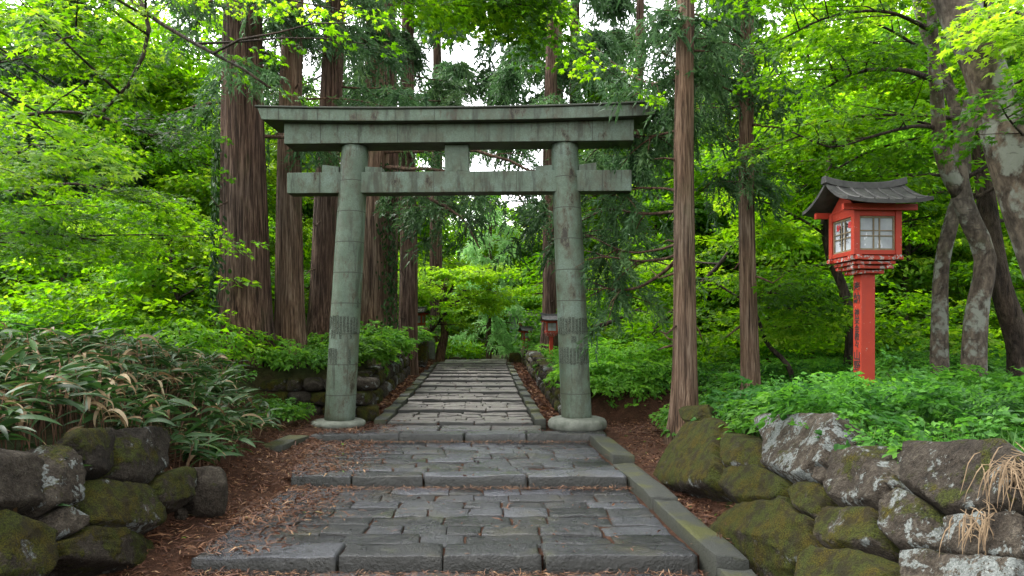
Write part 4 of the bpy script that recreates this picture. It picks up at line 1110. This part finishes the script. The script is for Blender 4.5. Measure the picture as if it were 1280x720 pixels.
# ------------------------------------------------------------------ undergrowth
def scatter(n, x0, x1, y0, y1, seed, keep):
    r = rs(seed); x = r.uniform(x0, x1, n); y = r.uniform(y0, y1, n); z = ground(x, y); k = keep(x, y, z); return x[k], y[k], z[k]
def herbs(name, label, n, box_, seed, keep, hmax, sc, tint, temps=T_HERB, mat='herb', up=.5):
    x, y, z = scatter(n, *box_, seed, keep); r = rs(seed + 1); m = len(x)
    hh = hmax * (.25 + .75 * r.rand(m)) * np.clip(.6 + 1.2 * fbm(np.stack([x * .8, y * .8, x * 0], -1), seed, 3), .15, 1.3)
    a = r.uniform(0, 6.28, m)
    mb = MB(); place_sprays(mb, temps, np.stack([x, y, z + hh], 1), np.stack([np.cos(a), np.sin(a), r.uniform(-.1, up, m)], 1), sc * r.uniform(.6, 1.3, m),
                            np.clip(tint + .35 * fbm(np.stack([x * 1.1, y * 1.1, x * 0], -1), seed + 3) + r.normal(0, .1, m), 0, 1), seed + 2)
    o = mb.build(name, M[mat]); return tag(o, label, 'undergrowth', kind='stuff')
bank = lambda x, y, z: (z - zpath(y) > .42)
herbs('undergrowth', 'dense leafy herbs covering the bank around the red lantern', 2600, (1.9, 9, 2.8, 11), 301, lambda x, y, z: bank(x, y, z) & (x > np.interp(y, [2.5, 5, 7.4], [2.5, 2.25, 2.3])), .45, .33, .12)
herbs('fern', 'fine feathery ferns mixed into the herbs around the red lantern', 5200, (1.9, 9, 2.8, 11), 308, lambda x, y, z: bank(x, y, z) & (x > np.interp(y, [2.5, 5, 7.4], [2.4, 2.15, 2.2])), .46, .27, .30, T_LEAF, 'herb', .9)
herbs('undergrowth', 'low green herbs and seedlings on the right of the far steps', 6500, (.3, 12, 9.6, 26), 302, lambda x, y, z: (x > xright(y) + .75) & ((y > 10.3) | (x > 2.6)), .34, .30, .6)
herbs('undergrowth', 'fresh green herbs under the cedars on the left of the far steps', 6500, (-13, -2.3, 8.6, 26), 303, lambda x, y, z: (z - zpath(y) > .5) & (x < xleft(y) - .8) & ~((y < 12.5) & (x > -5.3) & (np.sin(x * 37 + y * 91) > -.3)), .26, .30, .6)
herbs('undergrowth', 'shaded green seedlings under the maples behind the bamboo grass', 3500, (-12, -5.2, 4, 13), 304, lambda x, y, z: (z - zpath(y) > .5), .6, .36, .55)
herbs('undergrowth', 'pale green low plants covering the far woodland floor', 7000, (-22, 22, 22, 44), 305, lambda x, y, z: (x < xleft(y) - .4) | (x > xright(y) + .4), .9, .8, .7, T_FAR)

herbs('thicket', 'bright thicket of fresh leaves under the maples beyond the bamboo grass', 3600, (-17, -3.9, 10.2, 21), 306, lambda x, y, z: (x < -.30 * y - 1.2), 1.7, .55, .6, T_FAR, 'maple')  # bright green is the colour of the leaves themselves
herbs('thicket', 'bright thicket of fresh leaves deep among the trees right of the gate', 3600, (2.4, 17, 11.5, 23), 307, lambda x, y, z: x > .12 * y + .6, 1.5, .55, .6, T_FAR, 'maple')  # same fresh leaf colour as the left thicket
def shrub(label, px, Y, rad, h, seed, leaf='herb', tint=.6, sp=.34, n=150, dx=0):
    b = np.array(gbase(px, Y)); r = rs(seed); root = empty('shrub', tuple(b), 0, label, 'shrub')
    st = MB(); SP, SD = [], []
    for k in range(14):
        p = bow(r, (0, 0, -.05), r.uniform(0, 6.28), r.uniform(.5, 1.4), h * r.uniform(.6, 1.1), r.uniform(.3, 1), 5); tube(st, p, np.linspace(.009, .003, len(p)), 5)
    for k in range(n):
        a = r.uniform(0, 6.28); q = math.sqrt(r.rand()) ; zz = h * (1 - q * q * .6) * r.uniform(.35, 1.0)
        SP.append((math.cos(a) * q * rad, math.sin(a) * q * rad, zz)); SD.append((math.cos(a) + r.normal(0, .4), math.sin(a) + r.normal(0, .4), r.uniform(-.3, .3)))
    st.build('stem', M['branch_bark'], root, sm=True)
    fo = MB(); place_sprays(fo, T_HERB, SP, SD, sp * r.uniform(.7, 1.2, n), np.clip(tint + r.normal(0, .12, n), 0, 1), seed); fo.build('foliage', M[leaf], root)
shrub('rounded fern-like bush on top of the left side wall just past the gate column', 432, 11.9, .6, .6, 401, 'herb', .75, .36, 230)
shrub('feathery bush further up the left side wall below the brown cedar', 462, 14.5, .65, .6, 402, 'herb', .7, .4, 230)
shrub('bush at the far end of the left side wall by the leaning maple', 498, 18.5, .55, .5, 403, 'herb', .65, .4, 170)
shrub('bush spilling over the right side wall beside the right gate column', 742, 12.3, .45, .38, 404, 'herb', .75, .36, 230)
shrub('mid green bush around the foot of the half hidden small lantern', 716, 15.8, .5, .24, 405, 'herb', .6, .4, 220)
shrub('pale bush on the far right wall below the dark roofed lanterns', 694, 19.8, .5, .2, 406, 'herb', .65, .4, 170)
shrub('lime green bush at the left of the top step', 566, 24.5, .9, .7, 407, 'lime', .55, .45, 200)
shrub('bright bush between the right gate column and the slim cedar', 780, 11.8, 1.0, .8, 408, 'herb', .85, .4, 280)
shrub('fresh green bush hugging the right side of the gate column foot', 768, 11.0, .5, .5, 409, 'herb', .8, .36, 200)
shrub('leafy bush at the foot of the thinner slim cedar', 905, 9.0, .65, .42, 410, 'herb', .65, .3, 190)
shrub('broad leaved plant on the boulder wall top left of the red post', 1005, 6.1, .5, .38, 411, 'herb', .55, .34, 120)
shrub('airy bush in front of the foot of the red lantern post', 1075, 6.2, .55, .55, 412, 'herb', .6, .3, 130)
shrub('tall leafy bush between the red post and the slim pale beech', 1140, 7.4, .8, .7, 413, 'herb', .5, .32, 200)
shrub('bush in front of the crooked beech foot at the right edge', 1225, 6.4, .8, .6, 414, 'herb', .45, .3, 210)
shrub('dark bush low behind the slim cedar and boulder wall', 960, 9.8, .9, .6, 415, 'herb', .4, .34, 200)
shrub('bright bush between the huge cedar roots and the bamboo grass', 232, 10.2, 1.1, .8, 416, 'maple', .6, .36, 280)
shrub('leafy bush left of the huge cedar below the maple sapling', 170, 11.5, 1.2, .9, 417, 'maple', .55, .4, 280)
shrub('small seedlings sprouting at the feet of the huge cedar', 330, 9.7, .5, .3, 418, 'herb', .6, .26, 110)
shrub('low bush between the pale cedar and the gate column', 385, 11.0, .6, .5, 419, 'herb', .7, .32, 160)

# grass on the wall top
def blades(name, label, pts, seed, L, w, mat, tint, upz=1.2, kind=None, cat='grass', parent=None):
    r = rs(seed); n = len(pts); S = np.linspace(0, 1, 5); a = r.uniform(0, 6.28, n); lean = r.uniform(.1, .9, n); L = L * r.uniform(.5, 1.2, n)
    hx, hy = np.cos(a), np.sin(a)
    V = np.zeros((n, 5, 2, 3))
    for k, s in enumerate(S):
        off = lean * s ** 1.8; up_ = s * upz - .55 * lean * s ** 2.4
        c = pts + np.stack([hx * off * L, hy * off * L, up_ * L], 1); ww = w * (1 - s ** 2) + .0008
        sd_ = np.stack([-hy, hx, 0 * hx], 1) * np.asarray(ww)[..., None] if np.ndim(ww) else np.stack([-hy, hx, 0 * hx], 1) * ww
        V[:, k, 0] = c - sd_; V[:, k, 1] = c + sd_
    base = (np.arange(n) * 10)[:, None]; q = np.concatenate([np.stack([base[:, 0] + k * 2, base[:, 0] + k * 2 + 1, base[:, 0] + k * 2 + 3, base[:, 0] + k * 2 + 2], 1) for k in range(4)])
    mb = MB(); mb.add(V.reshape(-1, 3), q, np.repeat(np.clip(tint + r.normal(0, .2, n), 0, 1), 10))
    o = mb.build(name, M[mat], parent); return tag(o, label, cat, kind=kind)
x, y, z = scatter(9000, 1.9, 5.5, 2.6, 7.4, 311, lambda x, y, z: (z - zpath(y) > .52) & (fbm(np.stack([x * 1.5, y * 1.5, x * 0], -1), 7) > -.05))
blades('grass', 'thin green grass tufts growing along the boulder wall top', np.stack([x, y, z - .01], 1), 312, .24, .0045, 'grass', .35, kind='stuff')

# dry bundles on the right wall and twig heaps by the kerb
def bundle(label, p, n, L, seed, mat, name='dry_grass_tuft', down=True):
    r = rs(seed); mb = MB()
    for k in range(n):
        a = r.normal(0, .6); d = np.array([math.sin(a) * .9, -.35 + r.normal(0, .2), -1.0 if down else r.uniform(-.1, .5)])
        q = [np.zeros(3)]; 
        for s in range(5): q.append(q[-1] + unit(d + np.array([0, 0, .9 - s * .45 if down else 0]) + r.normal(0, .12, 3)) * L * r.uniform(.6, 1.1) / 5)
        tube(mb, np.array(q) + r.normal(0, .04, 3), [.001, .0022, .0028, .0025, .0015, .0006], 4)
    return tag(mb.build(name, M[mat], loc=tuple(p)), label, 'dry grass' if mat == 'straw' else 'twigs')
bundle('upper tuft of straw-coloured dead leaves hanging over the right boulder wall', RW(1262, 600) + np.array([-.05, -.08, .08]), 80, .24, 1, 'straw')
bundle('lower tuft of straw-coloured dead leaves stuck between wall boulders', RW(1225, 662) + np.array([-.04, -.06, .06]), 50, .18, 2, 'straw')
def heap(label, p, n, rad, seed):
    r = rs(seed); mb = MB()
    for k in range(n):
        a = r.uniform(0, 6.28); q = r.rand() ** .6 * rad; c = np.array([math.cos(a) * q, math.sin(a) * q, (1 - (q / rad) ** 2) * rad * .55 * r.rand() + .01])
        d = unit(np.array([r.normal(), r.normal(), r.normal(0, .35)])); L = r.uniform(.04, .13)
        tube(mb, [c, c + d * L * .5 + (0, 0, .012), c + d * L], [.004, .004, .002], 4)
    return tag(mb.build('twig_heap', M['twig'], loc=tuple(p)), label, 'twigs')
for lab, px, py, rr, s in (('brown heap of dead cedar twigs between the kerb and boulder wall', 925, 655, .16, 1), ('smaller heap of dead cedar twigs lower down beside the kerb', 985, 700, .14, 2)):
    u, v = (px - CX) / F, (py - HY) / F; Y = 1.35 / v; xx = u * Y; heap(lab, (xx, Y, float(ground(xx, Y))), 420, rr, s)

# ------------------------------------------------------------------ bamboo grass (sasa)
def sasa():
    r = rs(900); mb = MB(); st = MB(); C = []
    def clump(x, y, hgt):
        z = float(ground(x, y)); a0 = r.uniform(0, 6.28); ln = r.uniform(.05, .45) * hgt
        top = np.array([x + math.cos(a0) * ln, y + math.sin(a0) * ln, z + hgt * r.uniform(.75, 1.05)])
        tube(st, [(x, y, z - .05), (x + math.cos(a0) * ln * .4, y + math.sin(a0) * ln * .4, z + hgt * .55), top], [.005, .004, .003], 5)
        dead = r.rand() < .06; nl = r.randint(5, 9)
        for k in range(nl): C.append((top - np.array([0, 0, r.rand() * hgt * .3]), r.uniform(0, 6.28), dead or r.rand() < .10, r.uniform(.16, .31)))
    n = 0
    while n < 1350:
        y = r.uniform(3.0, 9.2); x = -r.uniform(2.75, 6.6)
        z = float(ground(x, y))
        if z - float(zpath(y)) < (.40 if y < 5.8 else .14): continue
        if y > 7 and x < -5.5: continue
        clump(x, y, np.interp(y, [3, 5.5, 7.5, 9.2], [.60, .66, .56, .36]) * np.interp(-x, [2.7, 3.4, 6], [.6, .9, 1.25]) * r.uniform(.75, 1.15)); n += 1
    S = np.linspace(0, 1, 9); W = np.array([-1, -.86, 0, .86, 1.])
    for p, az, dead, L in C:
        e = r.uniform(-.1, .7); bend = r.uniform(.2, 1.1) if not dead else r.uniform(1.4, 2.4); w = L * r.uniform(.07, .10) * (.8 if dead else 1); tw = r.normal(0, .5)
        pts = [p]; aa = e
        for k in range(8):
            pts.append(pts[-1] + np.array([math.cos(az) * math.cos(aa), math.sin(az) * math.cos(aa), math.sin(aa)]) * L / 8); aa -= bend / 8
        pts = np.array(pts); tg = unit(np.gradient(pts, axis=0)); sd_ = np.array([-math.sin(az), math.cos(az), 0]); nn = np.cross(tg, sd_[None])
        sdv = sd_[None] * math.cos(tw) + nn * math.sin(tw); nv = -sd_[None] * math.sin(tw) + nn * math.cos(tw)
        prof = np.sin(np.clip(S, .0, 1) ** .75 * PI) ** .7 * (1 - .25 * S) * w + .0008
        V = pts[:, None] + prof[:, None, None] * (W[None, :, None] * sdv[:, None] + (np.abs(W) * .22)[None, :, None] * nv[:, None])
        base_t = r.uniform(.0, .42) if not dead else r.uniform(.62, .9)
        t = np.full((9, 5), base_t)
        if not dead and r.rand() < .5:
            t[:, [0, 4]] = r.uniform(.62, .84); 
            if r.rand() < .3: t[-2:, :] = r.uniform(.65, .9)
        i = np.arange(8)[:, None] * 5 + np.arange(4)[None, :]
        mb.add(V.reshape(-1, 3), np.stack([i, i + 1, i + 6, i + 5], -1).reshape(-1, 4), t.ravel())
    o = mb.build('bamboo_grass', M['sasa'], sm=True); tag(o, 'wide patch of dark bamboo grass with pale edged leaves on the left bank', 'bamboo grass', kind='stuff')
    st.build('bamboo_stem', M['twig'], None, sm=True).parent = o
sasa()

# ------------------------------------------------------------------ leaf litter
def on_path(x, y):
    return (x > np.where(y < 9.9, lxl(np.minimum(y, 9.1)), uxl(y)) - .02) & (x < np.where(y < 9.9, lxr(np.minimum(y, 9.)), uxr(y)) + .02)
def top_z(x, y):
    z = ground(x, y); p = on_path(x, y)
    pz = np.where(y < 4.62, .0, np.where(y < 6.75, .10, np.where(y < 9.01, .20, .30)))
    pz = np.where(y > 9.95, np.interp(y, STEP_Y, STEP_Z), pz)
    return np.where(p, np.maximum(pz + .008, z), z)
LIT = [(OVAL[0] * np.array([1, .8, 2.5]), OVAL[1], np.zeros(6))]
r = rs(600); mb = MB(); P = []
n = 120000; x = r.uniform(-4.6, 3.2, n); y = 3.0 + 7.6 * r.rand(n) ** 1.3
edge = np.where(x < -.6, smooth(-1.35, -2.25, x + .35 * fbm(np.stack([x * 1.3, y * 1.3, x * 0], -1), 2)), smooth(1.38, 1.5, x))
edge = np.maximum(edge * np.clip(.75 + 1.5 * fbm(np.stack([x * 2.2, y * 2.2, x * 0], -1), 13, 3), .25, 1), .012); z = ground(x, y)
k = (r.rand(n) < edge) & (z - zpath(y) < .48) & ~((y > 10) & on_path(x, y) & (r.rand(n) > .05))
x, y = x[k], y[k]; z = top_z(x, y) + .004 + .012 * r.rand(len(x)); n = len(x); a = r.uniform(0, 6.28, n)
tn = np.clip(r.beta(2, 2.6, n) * .9, 0, .92); tn[r.rand(n) < .035] = .93; tn[r.rand(n) < .006] = 1
nn = n // 3
Vv, Fs, kk = orient(np.stack([x, y, z], 1)[:nn], np.stack([np.cos(a), np.sin(a), r.normal(0, .25, n)], 1)[:nn], np.stack([r.normal(0, .5, n), r.normal(0, .5, n), np.ones(n)], 1)[:nn], r.uniform(.018, .030, nn) * (1 + 1.6 * r.rand(nn) ** 3), (OVAL[0] * np.array([1, .8, 2.5]), OVAL[1]))
mb.add(Vv, Fs, np.repeat(tn[:nn], kk))
NDL = (np.array([(0, -.03, 0), (.5, -.05, .10), (1, 0, 0), (.5, .05, .10), (0, .03, 0)]), [np.array([(0, 1, 3, 4)]), np.array([(1, 2, 3)])])
Vv, Fs, kk = orient(np.stack([x, y, z + .003], 1)[nn:], np.stack([np.cos(a), np.sin(a), r.normal(0, .15, n)], 1)[nn:], np.stack([r.normal(0, .3, n), r.normal(0, .3, n), np.ones(n)], 1)[nn:], r.uniform(.03, .07, n - nn) * (1 + 1.8 * r.rand(n - nn) ** 4), NDL)
mb.add(Vv, Fs, np.repeat(tn[nn:] * .95, kk))
m = 9000; yy = r.uniform(10, 20.5, m); sL = r.rand(m) < .5
xx = np.where(sL, uxl(yy) - .17 - .38 * r.rand(m), uxr(yy) + .16 + .36 * r.rand(m)); aa = r.uniform(0, 6.28, m)
Vv, Fs, kk = orient(np.stack([xx, yy, ground(xx, yy) + .01 + .01 * r.rand(m)], 1), np.stack([np.cos(aa), np.sin(aa), r.normal(0, .2, m)], 1), np.stack([r.normal(0, .4, m), r.normal(0, .4, m), np.ones(m)], 1), r.uniform(.05, .13, m), (OVAL[0] * np.array([1, .8, 2.5]), OVAL[1]))
mb.add(Vv, Fs, np.repeat(np.clip(r.beta(2, 2.4, m), 0, .92), kk))
# litter caught in the joints of each step
for ys, zs in ((4.57, .0), (6.70, .10), (8.97, .20)):
    m = 1300; xx = r.uniform(-2.2, 1.3, m); yy = ys - np.abs(r.normal(0, .07, m)); aa = r.uniform(0, 6.28, m)
    Vv, Fs, kk = orient(np.stack([xx, yy, zs + .012 + .012 * r.rand(m)], 1), np.stack([np.cos(aa), np.sin(aa) * .6, r.normal(0, .2, m)], 1), np.stack([r.normal(0, .3, m), r.normal(0, .3, m), np.ones(m)], 1), r.uniform(.02, .06, m), NDL)
    mb.add(Vv, Fs, np.repeat(np.clip(r.beta(2, 2, m), 0, .9), kk))
tag(mb.build('leaf_litter', M['litter']), 'reddish brown fallen leaves and cedar needles strewn beside and over the path', 'leaf litter', kind='stuff')

# ivy on the trunks
def ivy(label, px, Y, r0, zr, side, n, seed):
    b = gbase(px, Y); r = rs(seed); zz = r.uniform(zr[0], zr[1], n); a = side + r.normal(0, .45, n)
    c = np.stack([np.cos(a), np.sin(a), 0 * a], 1); R = r0 * (1 - .03 * zz)[:, None] + r.uniform(.0, .05, n)[:, None] + .25 * r0 * np.exp(-zz / .5)[:, None]
    P = np.array(b) * np.array([1, 1, 1]) + c * R + np.stack([0 * zz, 0 * zz, zz], 1)
    V, Fs, k = orient(P, np.stack([r.normal(0, .4, n), r.normal(0, .4, n), -np.ones(n)], 1), c + r.normal(0, .35, (n, 3)), r.uniform(.06, .12, n), OVAL)
    mb = MB(); mb.add(V, Fs, np.repeat(r.rand(n), k)); return tag(mb.build('climbing_ivy', M['ivy']), label, 'ivy')
ivy('dark ivy climbing the shaded left edge of the huge cedar', 302, 10.9, .42, (.4, 3.6), PI + .25, 900, 1)
ivy('ivy strands climbing between the twin cedar trunks beyond the gate', 474, 15.5, .37, (.2, 4.2), -.45, 700, 2)

# ------------------------------------------------------------------ far structures, pole and cables
hut = empty('grey_hut', gbase(666, 31), .1, 'small grey-walled hut with a dark roof beyond the far lanterns', 'hut')
m = MB(); box(m, -1.0, 1.05, -.6, .6, -.2, 1.35); m.build('wall', M['grey_wall'], hut)
m = MB(); m.add([(-1.25, -.9, 1.33), (1.3, -.9, 1.33), (1.3, .9, 1.33), (-1.25, .9, 1.33), (-1.1, 0, 1.62), (1.15, 0, 1.62)], [[(0, 1, 5, 4), (2, 3, 4, 5), (3, 2, 1, 0)], [(1, 2, 5), (3, 0, 4)]]); m.build('roof', M['roof_slate'], hut)
m = MB(); box(m, -.05, .6, -.612, -.602, .35, 1.1); m.build('window', M['paper'], hut)
def standing_stone(label, px, Y, w, h, seed, mat, tilt=0.):
    b = gbase(px, Y); V, Fc = rock_verts(seed, ICO3, 7, 5, .03); mb = MB(); mb.add(V * np.array([w, w * .8, h / 2]) + np.array([0, 0, h / 2 - .05]), Fc)
    o = mb.build('stone_pillar', mat, sm=True, loc=b); o.rotation_euler.y = tilt; tag(o, label, 'stone pillar')
standing_stone('dark square stone pillar leaning at the foot of the brown cedar', 523, 18.8, .24, 1.15, 31, M['rock_moss'], .06)
standing_stone('short dark stone block below the dark roofed lanterns', 644, 20.6, .18, .38, 32, M['rock_moss'])
standing_stone('pale narrow stone marker beside the leaning maple', 540, 21.2, .10, .7, 33, M['base_stone'])
b = gbase(376, 26); pole = empty('utility_pole', b, 0, 'thin grey utility pole glimpsed between the pale and dark cedars', 'utility pole')
m = MB(); tube(m, [(0, 0, -.3), (0, 0, 4), (0, 0, 8)], [.13, .11, .09], 14); m.build('shaft', M['pole'], pole, sm=True)
m = MB()
for zz in (3.3, 4.6, 5.8): box(m, -.35, .35, -.16, -.09, zz - .04, zz + .04)
m.build('crossarm', M['pole'], pole)
top = np.array(b)
for k, (px, py, zz) in enumerate(((100, 150, 3.9), (118, 165, 3.7), (105, 178, 3.5))):
    a = at(px - 320, py - 237, 9); e_ = top + np.array([-.1 * k, -.2, zz]); q = np.linspace(0, 1, 24)
    P = a + (e_ - a) * q[:, None]; P[:, 2] -= .8 * 4 * q * (1 - q) * .35
    mb = MB(); tube(mb, P, .018, 6); tag(mb.build('power_cable', M['cable'], sm=True), 'black power cable slanting down through the left maples to the pole', 'cable', 'power cables through the left maples')

# ------------------------------------------------------------------ light, sky, camera
w = bpy.data.worlds.new('World'); SC.world = w; w.use_nodes = True; nt = w.node_tree; nt.nodes.clear()
EL, AZ = math.radians(58), math.radians(-62)                        # sun high, from the left and a little ahead
sky = nt.nodes.new('ShaderNodeTexSky'); sky.sky_type = 'NISHITA'; sky.sun_disc = False; sky.sun_elevation = EL; sky.sun_rotation = AZ
sky.air_density = 1.0; sky.dust_density = 4.0; sky.ozone_density = 1.0
hs = nt.nodes.new('ShaderNodeHueSaturation'); hs.inputs['Saturation'].default_value = .12; hs.inputs['Value'].default_value = 6.2
bg = nt.nodes.new('ShaderNodeBackground'); bg.inputs['Strength'].default_value = .15
ow = nt.nodes.new('ShaderNodeOutputWorld')
nt.links.new(sky.outputs[0], hs.inputs['Color']); nt.links.new(hs.outputs[0], bg.inputs[0]); nt.links.new(bg.outputs[0], ow.inputs[0])
sl = bpy.data.lights.new('sun', 'SUN'); sl.energy = 1.5; sl.angle = math.radians(14); sl.color = (1, .96, .9)
so = bpy.data.objects.new('sun', sl); COL.objects.link(so)
dirv = Vector((math.sin(AZ) * math.cos(EL), math.cos(AZ) * math.cos(EL), math.sin(EL)))
so.rotation_euler = dirv.to_track_quat('Z', 'Y').to_euler(); so.location = (-8, 4, 14)
cd = bpy.data.cameras.new('camera'); cam = bpy.data.objects.new('camera', cd); COL.objects.link(cam)
cam.location = (0, 0, EYE); cam.rotation_euler = (PI / 2, 0, 0); cd.sensor_width = 36; cd.lens = 36 * F / 1280
cd.shift_y = (HY - 360) / 1280; cd.clip_end = 500; cd.clip_start = .05
SC.camera = cam
SC.view_settings.view_transform = 'Standard'; SC.view_settings.look = 'None'; SC.view_settings.exposure = 0; SC.view_settings.gamma = 1
cy = SC.cycles; cy.max_bounces = 10; cy.diffuse_bounces = 5; cy.transmission_bounces = 8; cy.glossy_bounces = 2; cy.transparent_max_bounces = 4
cy.use_denoising = True; cy.denoiser = 'OPENIMAGEDENOISE'; cy.sample_clamp_indirect = 6
cy.use_adaptive_sampling = True; cy.adaptive_threshold = .02
